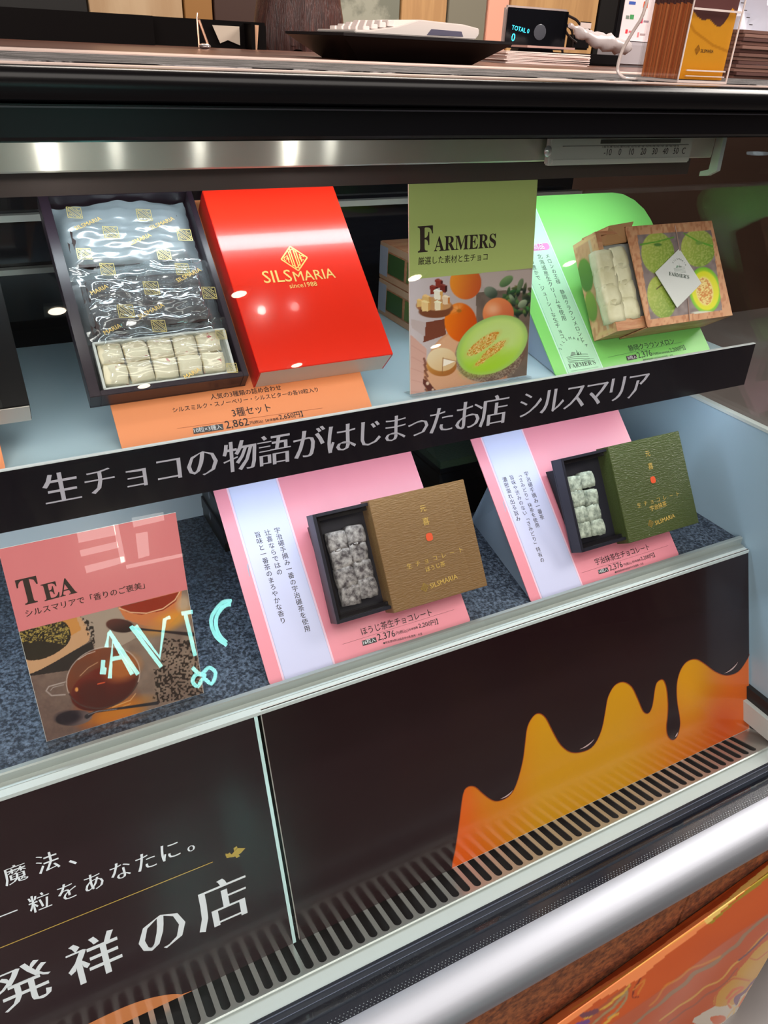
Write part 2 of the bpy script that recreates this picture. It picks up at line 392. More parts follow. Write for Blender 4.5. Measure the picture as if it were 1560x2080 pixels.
# ================================================================== DISPLAY CASE
X0, X1 = -.62, .862
case = tag(empty('display_case', (.1, .6, 0)), 'long refrigerated chocolate display case with sloping front glass and steel bumper rail', 'display case')
case_inv = Matrix.Translation((-.1, -.6, 0))
def cp(name, mb, m, parent=None, **k):
    o = mb.build(name, m, **k); o.parent = parent or case
    if parent is None: o.matrix_parent_inverse = case_inv
    return o
top = cp('countertop', MB().box(X0 - .3, 2.6, .60, 1.76, 1.215, 1.240), mat('dark_glossy_wood', (64, 38, 30), .3, spec=.3, noise=(6, (.6, 6, 6), .35, .7), col2=(112, 74, 60)), bevel=.001)
cp('nose', MB().profx([(.603, 1.222), (.556, 1.222), (.5515, 1.2235), (.550, 1.226)] + [(.559 - .009 * math.cos(R(q)), 1.2318 + .009 * math.sin(R(q))) for q in range(0, 91, 10)] + [(.603, 1.2408)], X0 - .3, 2.6), NOSE, smooth=True)
cp('bright_trim', MB().box(X0 - .3, 2.6, .572, .592, 1.2408, 1.2416), mat('rose_metal_trim', (232, 206, 196), .35, .35))
cp('bright_trim', MB().box(X0 - .3, 2.6, .90, 1.0, 1.240, 1.2412), MATS['rose_metal_trim'])
cp('scuffed_seal', MB().box(X0 - .3, 2.6, .64, .86, 1.240, 1.2410), mat('scuffed_rubber', (22, 20, 22), .7, spec=.15, noise=(60, (.4, 12, 1), .52, .6), col2=(170, 165, 165)))
cp('fascia', MB().profx([(.60, 1.2), (.562, 1.2), (.560, 1.2022), (.560, 1.2205), (.564, 1.2222), (.60, 1.2222)], X0 - .3, 2.6), BLACK)
cp('fascia_groove', MB().box(X0 - .3, 2.6, .5585, .5602, 1.2185, 1.2195), mat('dark_grey_line', (52, 50, 56), .3))
cp('hood', MB().box(X0, X1 + .02, .60, 1.04, 1.195, 1.214), DARKIN)
# brushed light housing behind the glass
cp('steel_housing', MB().profx([(.70, 1.200), (.70, 1.164), (.7015, 1.1625), (.72, 1.1625), (.72, 1.200)], X0, .805), STEEL)
cp('housing_back', MB().box(X0, .79, .73, .76, 1.163, 1.195), DARKIN)
cp('housing_step', MB().box(X0, .79, .716, .73, 1.143, 1.164), mat('dark_steel_step', (84, 72, 70), .5, .4))
cp('bracket', MB().profx([(.70, 1.196), (.69, 1.196), (.688, 1.150), (.70, 1.143), (.712, 1.141), (.712, 1.146), (.70, 1.15)], .806, .812), WHITE)
cp('led_strip', MB().box(X0 + .05, .80, .736, .748, 1.159, 1.1624), mat('led_diffuser', (240, 250, 255), .4, emit=(225, 245, 255), emit_s=3.))
for i, px_ in enumerate((95, 235, 405, 590, 672)):   # emitters added out of view under the hood to streak the brushed steel
    x_ = onY(px_, 300, .70)[0] * 1.05
    cp('streak_emitter', MB().tube([(x_, .664, 1.195), (x_, .664, 1.189)], .006, 12), MATS['led_diffuser'])
    l = bpy.data.lights.new('streak_light', 'POINT'); l.energy = (.085, .012, .016, .05, .012)[i]; l.shadow_soft_size = .005; l.color = (1, .97, .9)
    o = bpy.data.objects.new('streak_light', l); C.objects.link(o); o.location = (x_, .664, 1.182)
# glass
GT = 20.8
def slab_glass(name, y0, z0, y1, z1, x0, x1, th=.006):
    n = np.array([math.cos(math.atan2(y1 - y0, z1 - z0)), -math.sin(math.atan2(y1 - y0, z1 - z0))]) * th
    return cp(name, MB().profx([(y0, z0), (y1, z1), (y1 + n[0], z1 + n[1]), (y0 + n[0], z0 + n[1])], x0, x1), GLASS)
slab_glass('front_glass', .345, .472, .618, 1.198, X0, X1 + .012)
cp('side_glass', MB().prism([(.862, .3625, .50), (.862, 1.0, .50), (.862, 1.0, 1.195), (.862, .622, 1.195)], np.array([.006, 0, 0])), GLASS)
# side panel, backs
cp('side_panel', MB().prism([(.853, .372, .515), (.853, 1.0, .515), (.853, 1.0, .862), (.853, .503, .862)], np.array([.0065, 0, 0])), SIDEW)
cp('side_panel_edge', MB().box(.8515, .861, .503, 1.0, .862, .866), WHITE)
cp('side_gap_strip', MB().box(.845, .86, .36, 1.0, .497, .515), BLACK)  # black strip drawn in place of the dark gap above the foot
cp('side_foot', MB().box(.838, .86, .365, 1.0, .468, .497), WHITE)
cp('side_panel_left', MB().box(X0 - .01, X0, .372, 1.0, .44, 1.195), SIDEW)
cp('back_door', MB().box(X0, .10, .99, 1.0, .45, 1.195), mat('dark_sliding_glass', (24, 26, 34), .06, spec=.8))
cp('back_door', MB().box(.09, .86, 1.0, 1.01, .45, 1.195), MATS['dark_sliding_glass'])
cp('door_rail', MB().box(X0, .86, .975, .988, 1.075, 1.082), STEEL)
cp('door_rail', MB().box(X0, .40, .975, .988, 1.018, 1.024), STEEL)
cp('back_panel', MB().box(X0, .853, .884, .892, .70, .925), mat('white_back_panel', (226, 238, 246), .4))
# lower shelf
cp('lower_shelf', MB().box(X0, .852, .539, .884, .690, .708), GRANITE)
cp('shelf_lip', MB().profx([(.5385, .7145), (.5345, .7145), (.5335, .713), (.5335, .7045), (.527, .7035), (.527, .700), (.5385, .700)], X0, .850), GREYMETAL)
cp('panel_ledge', MB().profx([(.5335, .7028), (.519, .7028), (.519, .6985), (.5335, .6985)], X0, .850), mat('white_ledge', (214, 224, 224), .35))
# upper shelf
cp('upper_shelf', MB().box(X0, .842, .612, .94, .934, .9455), mat('frosted_shelf', (190, 216, 228), .2))
cp('shelf_front_channel', MB().profx([(.612, .9475), (.608, .9475), (.606, .905), (.612, .905)], X0, .838), mat('grey_channel', (112, 104, 116), .35, .4))
cp('shelf_led_strip', MB().box(X0 + .05, .80, .616, .628, .905, .911), MATS['led_diffuser'])
# air intake: folded plate with slots
TA = 108.6
tf = Fr(0, .3957, .463, TA)   # local y runs back and down, z up and out
def tray_world(u, v, w): return tuple(tf.world(u, v, w))
pitch = .01448; sx = .1553 + .0046
mb = MB(); n0 = int((X0 - sx) / pitch) + 1; n1 = int((.815 - sx) / pitch) + 1
def tq(pts): mb.face([tray_world(u, v, 0) for u, v in pts])
xs = X0
for k in range(n0, n1):
    a = sx + k * pitch - .0046; b = a + .0092; r = .0046; f0, f1 = -.0045, .060
    nxt = a + pitch
    arc = [(a + r - r * math.cos(t), f0 + r - r * math.sin(t)) for t in np.linspace(0, math.pi, 7)]
    tq([(b, f0 + r), (nxt, f0 + r), (nxt, f1), (b, f1)])
    for p, q in zip(arc, arc[1:]): tq([(p[0], -.0085), (q[0], -.0085), q, p])
    tq([(b, -.0085), (nxt, -.0085), (nxt, f0 + r), (b, f0 + r)])
    xs = nxt
tq([(xs, -.0085), (.852, -.0085), (.852, .07), (xs, .07)]); tq([(X0, .060), (.852, .060), (.852, .07), (X0, .07)])
bmesh.ops.remove_doubles(mb.b, verts=mb.b.verts, dist=1e-5)
g = cp('air_grille', mb, mat('satin_steel_plate', (188, 190, 186), .28, .75)); sm = g.modifiers.new('thickness', 'SOLIDIFY'); sm.thickness = .0012; sm.offset = -1
cp('duct', MB().box(X0, .85, .39, .50, .405, .415), mat('dark_duct', (26, 28, 34), .35))
cp('grille_bead', MB().tube([(X0, .3862, .4668), (.852, .3862, .4668)], .0022, 8), GREYMETAL)
cp('sill_strip', MB().profx([(.386, .465), (.3685, .4665), (.3685, .45), (.386, .45)], X0, .86), WHITE)
cp('black_track', MB().profx([(.3685, .4675), (.353, .470), (.352, .4635), (.344, .4635), (.343, .470), (.3275, .4745), (.3275, .44), (.3685, .44)], X0, 1.3), mat('black_track', (26, 29, 40), .22, spec=.6))
for yy in (.3638, .3575): cp('track_line', MB().box(X0, 1.3, yy, yy + .0005, .468, .4696), mat('fine_grey_line', (96, 100, 122), .3))
# rubber strip with rows of moulded dots, right behind the bumper
mb = MB()
for r_ in range(3):
    for k in range(int((1.0 - X0) / .0042)):
        x = X0 + k * .0042 + (r_ % 2) * .0021; y = .3292 + r_ * .0026; z = .4743 - r_ * .0007
        mb.b.faces.new([mb.b.verts.new((x + .0006 * math.cos(t), y + .0005 * math.sin(t), z + .0006)) for t in (0, 1.57, 3.14, 4.71)])
o = cp('seal_dots', mb, mat('seal_dot', (130, 138, 140), .4)); o['kind'] = 'stuff'
# bumper rail: convex aluminium profile
cp('bumper_rail', MB().profx([(.3275, .4755), (.322, .4768), (.312, .4755), (.300, .471), (.292, .466), (.287, .4595), (.285, .452), (.286, .444), (.291, .438), (.300, .436), (.3275, .436)], X0, 1.3), ALU, smooth=True)
# stone cladding of the plinth: two slabs with an open joint, and the base
CORTEN = mat('rust_brown_stone', (150, 88, 52), .75, noise=(130, (1, 1, 1), .35, .65), col2=(88, 50, 34), bump=(180, (1, 1, 1), .5, .002))
jx = onY(1400, 1820, .297)[0]
for a, b in ((X0, -.02), (-.018, jx - .0016), (jx + .0008, 1.02)): cp('stone_slab', MB().box(a, b, .297, .317, .06, .4375), CORTEN, bevel=.0008)
cp('plinth', MB().box(X0, 1.1, .317, 1.0, .0, .44), BLACK)

def pcase(name, mb, m, **k): return cp(name, mb, m, **k)

# ================================================================== GRAPHIC PANELS UNDER THE LOWER SHELF
PT = 20.05
CHOC = (32, 14, 18)
PANELH = .2680
xl = Fr(0, .4296, .4516, PT).px(522, 1440)[0]; xl = .5 * (xl + Fr(0, .4296, .4516, PT).px(606, 1900)[0])
# right panel: chocolate running over caramel
fr = Fr(0, .4296, .4516, PT)
drip_px = [(916, 1759), (924, 1722), (932, 1666), (939.5, 1612), (950, 1597), (965, 1597), (980, 1610), (996, 1622), (1011, 1626), (1032, 1617), (1047, 1594), (1060, 1548), (1065, 1512), (1070, 1476), (1083, 1453), (1096, 1448), (1109, 1458), (1124, 1487), (1139, 1512), (1160, 1527), (1186, 1525), (1206, 1512), (1221, 1481), (1229, 1440), (1234, 1415), (1247, 1392), (1265, 1384), (1283, 1394), (1296, 1420), (1306, 1443), (1316, 1448), (1324, 1433), (1330, 1394), (1337, 1382), (1347, 1380), (1354, 1397), (1357, 1430), (1356, 1455), (1354, 1475), (1356, 1493), (1365, 1502), (1374, 1496), (1380, 1475), (1379, 1454), (1375, 1431), (1373, 1405), (1375, 1380), (1383, 1357), (1396, 1342), (1414, 1338), (1432, 1348), (1452, 1363), (1475, 1371), (1498, 1364), (1513, 1345), (1522, 1328)]
rp = tag(empty('graphic_panel', fr=Fr(xl + .002, .4296, .4516, PT)), 'large glossy panel of dark chocolate dripping over orange caramel, below the lower shelf', 'sign panel')
fp = Fr(xl + .002, .4296, .4516, PT); PW = .850 - xl - .002
MB().box(0, PW, 0, PANELH, -.004, 0).build('board', mat('white_foam_board', (226, 222, 216), .5), rp)
def orange(x, y):
    p = Paint(x, y, (205, 140, 14))
    p.grad((920, 1700), (1010, 1660), (216, 84, 12), (206, 120, 14)); d = ss((x - 1010) / 100)
    p.mix(d, (204, 142, 16)); p.mix(ss((x - 1250) / 200) * .8 * ss((y - 1330) / 180), (214, 92, 14)); p.mix(ss((x - 1400) / 110) * .9, (222, 96, 26))
    p.mix(np.exp(-((x - 1400) / 34) ** 2 - ((y - 1390) / 70) ** 2) * .85, (224, 150, 14)); p.mix(np.exp(-((x - 1470) / 30) ** 2 - ((y - 1470) / 50) ** 2) * .7, (206, 70, 8))
    p.mix(np.exp(-((x - 940) / 22) ** 2) * .6, (222, 92, 16)); return p.c
picture('caramel_print', rp, fp, (PW * .22, PW - .0005, .0005, PANELH - .0005), (150, 70), .0002, GLOSSP, orange)
dl = smooth_path([fp.px(*q) for q in drip_px], 3); dl = [(min(a, PW), b) for a, b in dl]
dl[0] = (dl[0][0], 0.)
poly = [(0, 0)] + dl + [(PW, PANELH), (0, PANELH)]
halo = []
for i in range(len(dl) - 1):
    p = np.array(dl[i]); q = np.array(dl[i + 1]); e = q - p; L = np.linalg.norm(e)
    if L > 1e-6:
        n = np.array([e[1], -e[0]]) / L * .0012; halo.append(([tuple(p), tuple(q), tuple(q + n), tuple(p + n)], (150, 62, 22)))
decal('chocolate_print', rp, [(poly, CHOC)], .0006, GLOSSP)
decal('drip_edge_print', rp, [(h[0], h[1]) for h in halo], .0004, GLOSSP, 1e-6)
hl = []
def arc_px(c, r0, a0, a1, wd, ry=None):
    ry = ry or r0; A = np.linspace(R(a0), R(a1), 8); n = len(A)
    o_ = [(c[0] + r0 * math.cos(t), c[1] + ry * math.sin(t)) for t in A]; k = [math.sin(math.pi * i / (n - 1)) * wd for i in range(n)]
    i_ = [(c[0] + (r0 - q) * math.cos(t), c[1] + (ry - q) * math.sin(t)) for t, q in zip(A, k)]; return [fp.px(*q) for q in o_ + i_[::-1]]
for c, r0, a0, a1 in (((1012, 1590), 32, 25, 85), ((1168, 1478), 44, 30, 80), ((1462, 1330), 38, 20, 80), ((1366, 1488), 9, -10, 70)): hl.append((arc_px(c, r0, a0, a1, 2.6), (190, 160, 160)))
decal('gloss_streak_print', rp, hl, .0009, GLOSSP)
# left panel
fl = Fr(X0 + .005, .4296, .4516, PT); LW = xl - .0022 - X0 - .005
lp = tag(empty('graphic_panel', fr=fl), 'dark brown glossy panel with large white Japanese lettering, lower left under the shelf', 'sign panel')
MB().box(0, LW, 0, PANELH - .001, -.004, 0).build('board', MATS['white_foam_board'], lp)
arcp = [fl.px(*q) for q in smooth_path([(180, 2079), (215, 2062), (260, 2042), (305, 2027), (350, 2019), (382, 2021)], 4)]
brown = [([(0, 0), (LW, 0), (LW, PANELH - .001), (0, PANELH - .001)], (36, 18, 24))]
x_end = arcp[-1][0]
ar = [(arcp[0][0] - .03, .0)] + [(a, b) for a, b in arcp if b > 0] + [(x_end + .006, 0)]
decal('brown_print', lp, brown + [(ar, (206, 128, 78))], 0, GLOSSP)
decal('edge_strip', lp, [([(LW - .0035, 0), (LW, 0), (LW, PANELH - .001), (LW - .0035, PANELH - .001)], (196, 228, 228))], .0003, GLOSSP)
tx = Text()
def put(fr_, t, ch, x, y, e, hs=1., thin=.0, w=.0006): t.at(ch, fr_.px(x, y), emloc(fr_, x, y, e), hs, thin, w, 0., thin * 1.1)
for ch, x, y in (('魔', 31, 1775), ('法', 97, 1751), ('、', 160, 1734)): put(fl, tx, ch, x, y, 52, 1, .012)
for ch, x, y in (('一', 14, 1857), ('粒', 81, 1832), ('を', 137, 1810), ('あ', 190, 1791), ('な', 244, 1768), ('た', 296, 1749), ('に', 345, 1728), ('。', 400, 1706)): put(fl, tx, ch, x, y, 50, 1, .012)
for ch, x, y in (('発', 50, 2000), ('祥', 192, 1946), ('の', 329, 1891), ('店', 453, 1832)): put(fl, tx, ch, x, y, 122, 1.0, .016)
tx.build('lettering', WINK, lp)
a = fl.px(-60, 1950); b = fl.px(432, 1751)
gp = [([(a[0], a[1]), (b[0], b[1]), (b[0], b[1] + .0008), (a[0], a[1] + .0008)], (224, 184, 92))]
def flp(x, y): return fl.px(x, y)
fleur = [[(457, 1738), (466, 1731), (470, 1735), (478, 1726), (482, 1722), (498, 1722), (489, 1732), (480, 1738), (474, 1740), (466, 1741)],
         [(475, 1729), (474, 1722), (480, 1718), (482, 1721), (478, 1725)], [(476, 1737), (480, 1742), (487, 1738), (484, 1735)], [(457, 1733), (462, 1733), (465, 1741), (460, 1742)]]
decal('gold_line_and_lily_print', lp, gp + [([flp(*q) for q in f_], (206, 176, 84)) for f_ in fleur], .0004, printed('gold_print', .35, metal=.4))

# ================================================================== BANNER ALONG THE UPPER SHELF
fb = Fr(X0 + .01, .6000, .9085, 1.5); BW = .850 - X0 - .01
bn = tag(empty('shelf_banner', fr=fb), 'long near-black banner with pale Japanese slogan along the upper shelf front', 'banner')
MB().box(0, BW, 0, .0535, -.0025, 0).build('strip', mat('banner_face', (17, 13, 22), .16), bn)
MB().box(0, BW, .0535, .0545, -.0035, 0).build('bright_edge', mat('clear_edge_light', (225, 232, 235), .2), bn)
tx = Text()
def lerp_y(x, p0=(125, 991), p1=(1293, 783)):  # glyph centres lie on one straight row
    return p0[1] + (x - p0[0]) / (p1[0] - p0[0]) * (p1[1] - p0[1])
bch = list(zip('生チョコの物語がはじまったお店', (125, 203, 277, 343, 411, 488, 557, 627, 692, 750, 802, 849, 896, 951, 1004))) + list(zip('シルスマリア', (1077, 1122, 1168, 1211, 1253, 1294)))
for ch, x in bch: put(fb, tx, ch, x, lerp_y(x), (82 if ch in '生の物語がはお店' else 74) * (1.0 - .00028 * (x - 125)), 1., .014, .0004)
tx.build('lettering', mat('banner_ink', (188, 184, 196), .4), bn)

# ================================================================== EASEL BOARDS
def pad(poly_px, fr_): return [fr_.px(*q) for q in poly_px]
def easel(label, x, wd, yb, zb, t, ht, col, rr=.012, rtop=.012, name='easel_board', cat='display board', group=None, fold=True):
    f = Fr(x, yb, zb, t); e = tag(empty(name, fr=f), label, cat, group)
    pts = []
    for cx_, cy_, r_, a0 in ((wd - rr * .3, rr * .3, rr * .3, -90), (wd - rtop, ht - rtop, rtop, 0), (rr, ht - rr, rr, 90), (rr * .3, rr * .3, rr * .3, 180)):
        pts += [(cx_ + r_ * math.cos(R(a0 + q)), cy_ + r_ * math.sin(R(a0 + q))) for q in (0, 22, 45, 68, 90)]
    MB().prism([(a, b, -.0012) for a, b in pts], np.array([0, 0, .0012])).build('sheet', mat('card_' + '_'.join(str(int(c)) for c in col), col, .36), e)
    # folded support behind: it drops from the upper third of the sheet to the shelf
    ws = .6 * ht; d = f.world(0, ws, -.002) - f.o
    if fold:
        m_ = MB(); top_w = d + np.array([.028, 0, 0]); foot = np.array([.028, d[1] + .045, .0008])
        def L(v): return (v[0], float(v @ f.up), float(v @ f.n))
        v = [L(top_w), L(np.array([wd - .028, d[1], d[2]])), L(np.array([wd - .028, foot[1], foot[2]])), L(foot)]
        m_.prism(v, np.array([0, 0, -.0012]))
        a0 = np.array([.0015, .006, .0012]); b0 = np.array([.033, foot[1], .0012])
        v = [L(a0), L(b0), L(np.array([.030, d[1] + .004, d[2]])), L(np.array([.012, d[1] * .7, d[2] * .72]))]
        m_.prism(v, np.array([.0008, 0, 0]))
        m_.build('support', mat('support_card', (150, 168, 190), .5), e)
    return e, f
def band(e, f, q, col, edge):
    """the pale upright band of the board: q = left bottom, right bottom, right top, left top in the photo"""
    xl_ = (f.px(*q[0])[0] + f.px(*q[3])[0]) / 2; xr_ = (f.px(*q[1])[0] + f.px(*q[2])[0]) / 2; return xl_, xr_
def small_marks(t, f, p0, p1, body, hs=1.): t.line(body, f.px(*p0), f.px(*p1), hs)
def c_(ox, oy, s): return lambda x, y: (ox + x / s, oy + y / s)

PINK = (230, 138, 154); LILAC = (200, 200, 232); EDGE = (236, 196, 216)
def pink_board(label, x, q, cols, title, box, price, rest, note, rule, group):
    e, f = easel(label, x, .2395, .5435, .708, 48, .29, PINK, group=group)
    a, b = band(e, f, q, LILAC, EDGE)
    decal('band_print', e, [([(a, .001), (b, .001), (b, .289), (a, .289)], EDGE), ([(a + .0022, .001), (b - .0022, .001), (b - .0022, .289), (a + .0022, .289)], (176, 180, 214)),
                            ([(a + .0028, .001), (b - .0028, .001), (b - .0028, .289), (a + .0028, .289)], LILAC)], 0, PRINT)
    t = Text()
    for body, p0, p1 in cols:
        A = np.array(f.px(*p0)); B = np.array(f.px(*p1)); t.column(body, A, B, np.linalg.norm(B - A) / len(body) * .95)
    t.line(title[0], f.px(*title[1]), f.px(*title[2]), 1.1)
    t.line(price[0], f.px(*price[1]), f.px(*price[2]), 1.05)
    for bd, p0, p1 in rest: t.line(bd, f.px(*p0), f.px(*p1))
    t.line(note[0], f.px(*note[1]), f.px(*note[2]), 1.)
    t.build('lettering', INK, e)
    r0, r1 = f.px(*rule[0]), f.px(*rule[1])
    bx = pad(box[1], f)
    decal('price_tag_print', e, [([r0, r1, (r1[0], r1[1] + .0003), (r0[0], r0[1] + .0003)], (150, 90, 100)), (bx, (40, 34, 38))], .0002, PRINT)
    t = Text(); t.line(box[0], (bx[3][0] + .001, bx[3][1] + .0012), (bx[2][0] - .001, bx[2][1] + .0012), 1.0, w=.0006) if bx[3][1] < bx[0][1] else t.line(box[0], (bx[0][0] + .001, bx[0][1] + .0012), (bx[1][0] - .001, bx[1][1] + .0012), 1.0, w=.0006)
    t.build('tag_lettering', WINK, e)
    return e, f
k1 = c_(600, 950, 3.805); k2 = c_(460, 1040, 5.78); k3 = c_(1080, 850, 4.333); k4 = c_(1000, 930, 6.707)
pink1, fk1 = pink_board('pink easel board with lilac text band, holding the brown box of cocoa chocolates', .1812,
    [(572, 1388), (679.5, 1347), (566.7, 978), (464, 996)],
    [('宇治碾手摘み一番の宇治碾茶を使用', k2(585, 180), k2(958, 1410)), ('辻喜ならではの', k2(472, 205), k2(632, 745)), ('旨味と一番茶のまろやかな香り', k2(355, 230), k2(672, 1315))],
    ('ほうじ茶生チョコレート', k1(515, 1293), k1(1058, 1137)), ('16粒入', [k1(513, 1338), k1(620, 1310), k1(630, 1347), k1(522, 1378)]),
    ('2,376', k1(640, 1337), k1(775, 1302)), [('円(税込)', k1(780, 1290), k1(866, 1268)), ('【本体価格', k1(872, 1263), k1(948, 1240)), ('2,200円】', k1(955, 1240), k1(1105, 1205))],
    ('●特定原材料28品目中の乳使用・大豆', k1(680, 1365), k1(982, 1290)), (k1(365, 1366), k1(1225, 1098)), 'pink easel boards on the lower shelf')
pink2, fk2 = pink_board('pink easel board with lilac text band, holding the green box of matcha chocolates', .5052,
    [(1098, 1217.5), (1195, 1184), (1052.6, 881.8), (979, 896)],
    [('宇治碾手摘み一番茶', k4(450, 185), k4(685, 845)), ('「さみどり」抹茶を使用', k4(352, 205), k4(622, 955)), ('旨味や渋みのない「さみどり」特有の', k4(250, 235), k4(690, 1430)), ('濃密溢れ出る旨み', k4(155, 262), k4(362, 870))],
    ('宇治抹茶生チョコレート', k3(565, 1288), k3(1040, 1150)), ('16粒入', [k3(582, 1335), k3(665, 1311), k3(678, 1345), k3(592, 1372)]),
    ('2,376', k3(690, 1340), k3(805, 1306)), [('円(税込)', k3(812, 1297), k3(880, 1278)), ('【本体価格', k3(888, 1272), k3(960, 1250)), ('2,200円】', k3(965, 1250), k3(1085, 1215))],
    ('●特定原材料28品目中の乳使用・大豆', k3(735, 1362), k3(985, 1282)), (k3(440, 1360), k3(1200, 1120)), 'pink easel boards on the lower shelf')
# green board
fgb = (.5690, .2477)
green, fg = easel('light green easel board with mint text band, holding the opened melon crate box', .5690, .2477, .6375, .9455, 48, .2415, (134, 216, 112), rtop=.045)
k5 = c_(1070, 470, 6.935); k6 = c_(1140, 430, 4.333)
a, b = fg.px(1150.8, 757)[0], fg.px(1224, 744)[0]
MINT = (186, 236, 200)
decal('band_print', green, [([(a, .001), (b, .001), (b, .238), (a, .238)], (206, 246, 222)), ([(a + .002, .001), (b - .002, .001), (b - .002, .238), (a + .002, .238)], (130, 206, 160)),
                           ([(a + .0025, .001), (b - .0025, .001), (b - .0025, .238), (a + .0025, .238)], MINT),
                           (pad([k5(40, 190), k5(285, 165), k5(320, 210), k5(318, 245), k5(285, 265), k5(40, 282)], fg), (226, 120, 190))], 0, PRINT)
t = Text()
for body, p0, p1 in (('メロンの王様　静岡クラウンメロンと', k5(275, 315), k5(790, 1560)), ('北海道産生クリームを使用', k5(165, 320), k5(535, 1265)), ('の豊かで、ジューシーな生チョコ', k5(55, 400), k5(510, 1520))):
    A = np.array(fg.px(*p0)); B = np.array(fg.px(*p1)); t.column(body, A, B, np.linalg.norm(B - A) / len(body) * .95)
t.line("\U0001D405\U0001D400\U0001D411\U0001D40C\U0001D404\U0001D411'\U0001D412", fg.px(*k5(600, 1935)), fg.px(*k5(975, 1870)), 1.0)
t.line('静岡クラウンメロン', fg.px(*k6(600, 1228)), fg.px(*k6(1000, 1160)), 1.05)
t.line('2,376', fg.px(*k6(680, 1290)), fg.px(*k6(805, 1266)), 1.05); t.line('円(税込)', fg.px(*k6(810, 1262)), fg.px(*k6(880, 1250)))
t.line('【本体価格', fg.px(*k6(890, 1250)), fg.px(*k6(955, 1240))); t.line('2,200円】', fg.px(*k6(960, 1238)), fg.px(*k6(1095, 1212)))
t.line('●特定原材料28品目中の乳使用・大豆', fg.px(*k6(722, 1315)), fg.px(*k6(985, 1270)))
cxy = np.array(fg.px(*k5(700, 1740))); ra = .022
for i, ch in enumerate('SILSMARIA'):
    an = R(152 - i * 15.5); t.at(ch, (cxy[0] + ra * math.cos(an), cxy[1] + ra * math.sin(an) * 1.0), .0052, 1, 0, .0005, an - math.pi / 2)
t.build('lettering', INKG, green)
def hill(cx_, cy_, sc):
    out = []
    for j in range(5):
        pts = [(cx_ + sc * (-1 + 2 * q), cy_ - sc * (.06 + .14 * j) + sc * .12 * math.sin(q * 3 + j * .4)) for q in np.linspace(0, 1, 9)]
        for p, q in zip(pts, pts[1:]): out.append(([p, q, (q[0], q[1] + sc * .03), (p[0], p[1] + sc * .03)], (90, 116, 96)))
    for dx, h in ((.1, .5), (.2, .34), (.38, .3)): out.append(([(cx_ + sc * (dx - .05), cy_ + sc * .02), (cx_ + sc * (dx + .05), cy_ + sc * .02), (cx_ + sc * dx, cy_ + sc * h)], (50, 74, 56)))
    out.append(([(cx_ - sc * .6, cy_ + sc * .05), (cx_ - sc * .1, cy_ + sc * .08), (cx_ - sc * .05, cy_ + sc * .28), (cx_ - sc * .35, cy_ + sc * .34)], (140, 168, 148)))
    return out
r0, r1 = fg.px(*k6(410, 1284)), fg.px(*k6(1060, 1150)); q0, q1 = fg.px(*k5(590, 1848)), fg.px(*k5(942, 1793)); s0, s1 = fg.px(*k5(620, 1975)), fg.px(*k5(1005, 1912))
bx = pad([k6(568, 1275), k6(655, 1258), k6(668, 1295), k6(580, 1312)], fg)
th = .0003
decal('emblem_and_price_print', green, hill(cxy[0], cxy[1] - .001, .016) + [([p, q, (q[0], q[1] + th), (p[0], p[1] + th)], (96, 130, 100)) for p, q in ((r0, r1), (q0, q1), (s0, s1))] + [(bx, (60, 40, 56))], .0006, PRINT, 2e-6)
t = Text(); t.line('20粒入', (bx[3][0] + .001, bx[3][1] + .0012), (bx[2][0] - .001, bx[2][1] + .0012), w=.0011); t.build('tag_lettering', WINK, green)
t = Text(); t.line('新商品', fg.px(*k5(20, 262)), fg.px(*k5(245, 250)), 1.1, w=.0012); t.build('badge_lettering', WINK, green)
# orange board
org, fo = easel('orange easel board with price lines, behind the open set box and red lid', .0872, .2465, .6363, .9455, 48, .255, (244, 150, 96), fold=True, name='easel_board')
k7 = c_(200, 740, 2.69)
t = Text()
for bd, p0, p1, hs in (('人気の3種類の詰め合わせ', (615, 192), (1000, 138), 1), ('シルスミルク・スノーベリー・シルスビターの各10粒入り', (408, 263), (1202, 148), 1), ('3種セット', (735, 286), (945, 254), 1.1), ('2,862', (698, 352), (825, 332), 1.05), ('円(税込)', (830, 328), (900, 317), 1), ('【本体価格', (915, 315), (985, 303), 1), ('2,650円】', (990, 302), (1118, 283), 1), ('●特定原材料28品目中の乳使用・大豆', (733, 376), (1005, 328), 1)):
    t.line(bd, fo.px(*k7(*p0)), fo.px(*k7(*p1)), hs)
t.build('lettering', INK, org)
bx = pad([k7(516, 350), k7(678, 325), k7(684, 357), k7(520, 382)], fo); r0, r1 = fo.px(*k7(430, 352)), fo.px(*k7(1225, 240))
decal('price_tag_print', org, [([r0, r1, (r1[0], r1[1] + th), (r0[0], r0[1] + th)], (170, 96, 60)), (bx, (62, 62, 66))], .0002, PRINT)
t = Text(); t.line('10粒×3種入', (bx[3][0] + .001, bx[3][1] + .0012), (bx[2][0] - .001, bx[2][1] + .0012), w=.0006); t.build('tag_lettering', WINK, org)
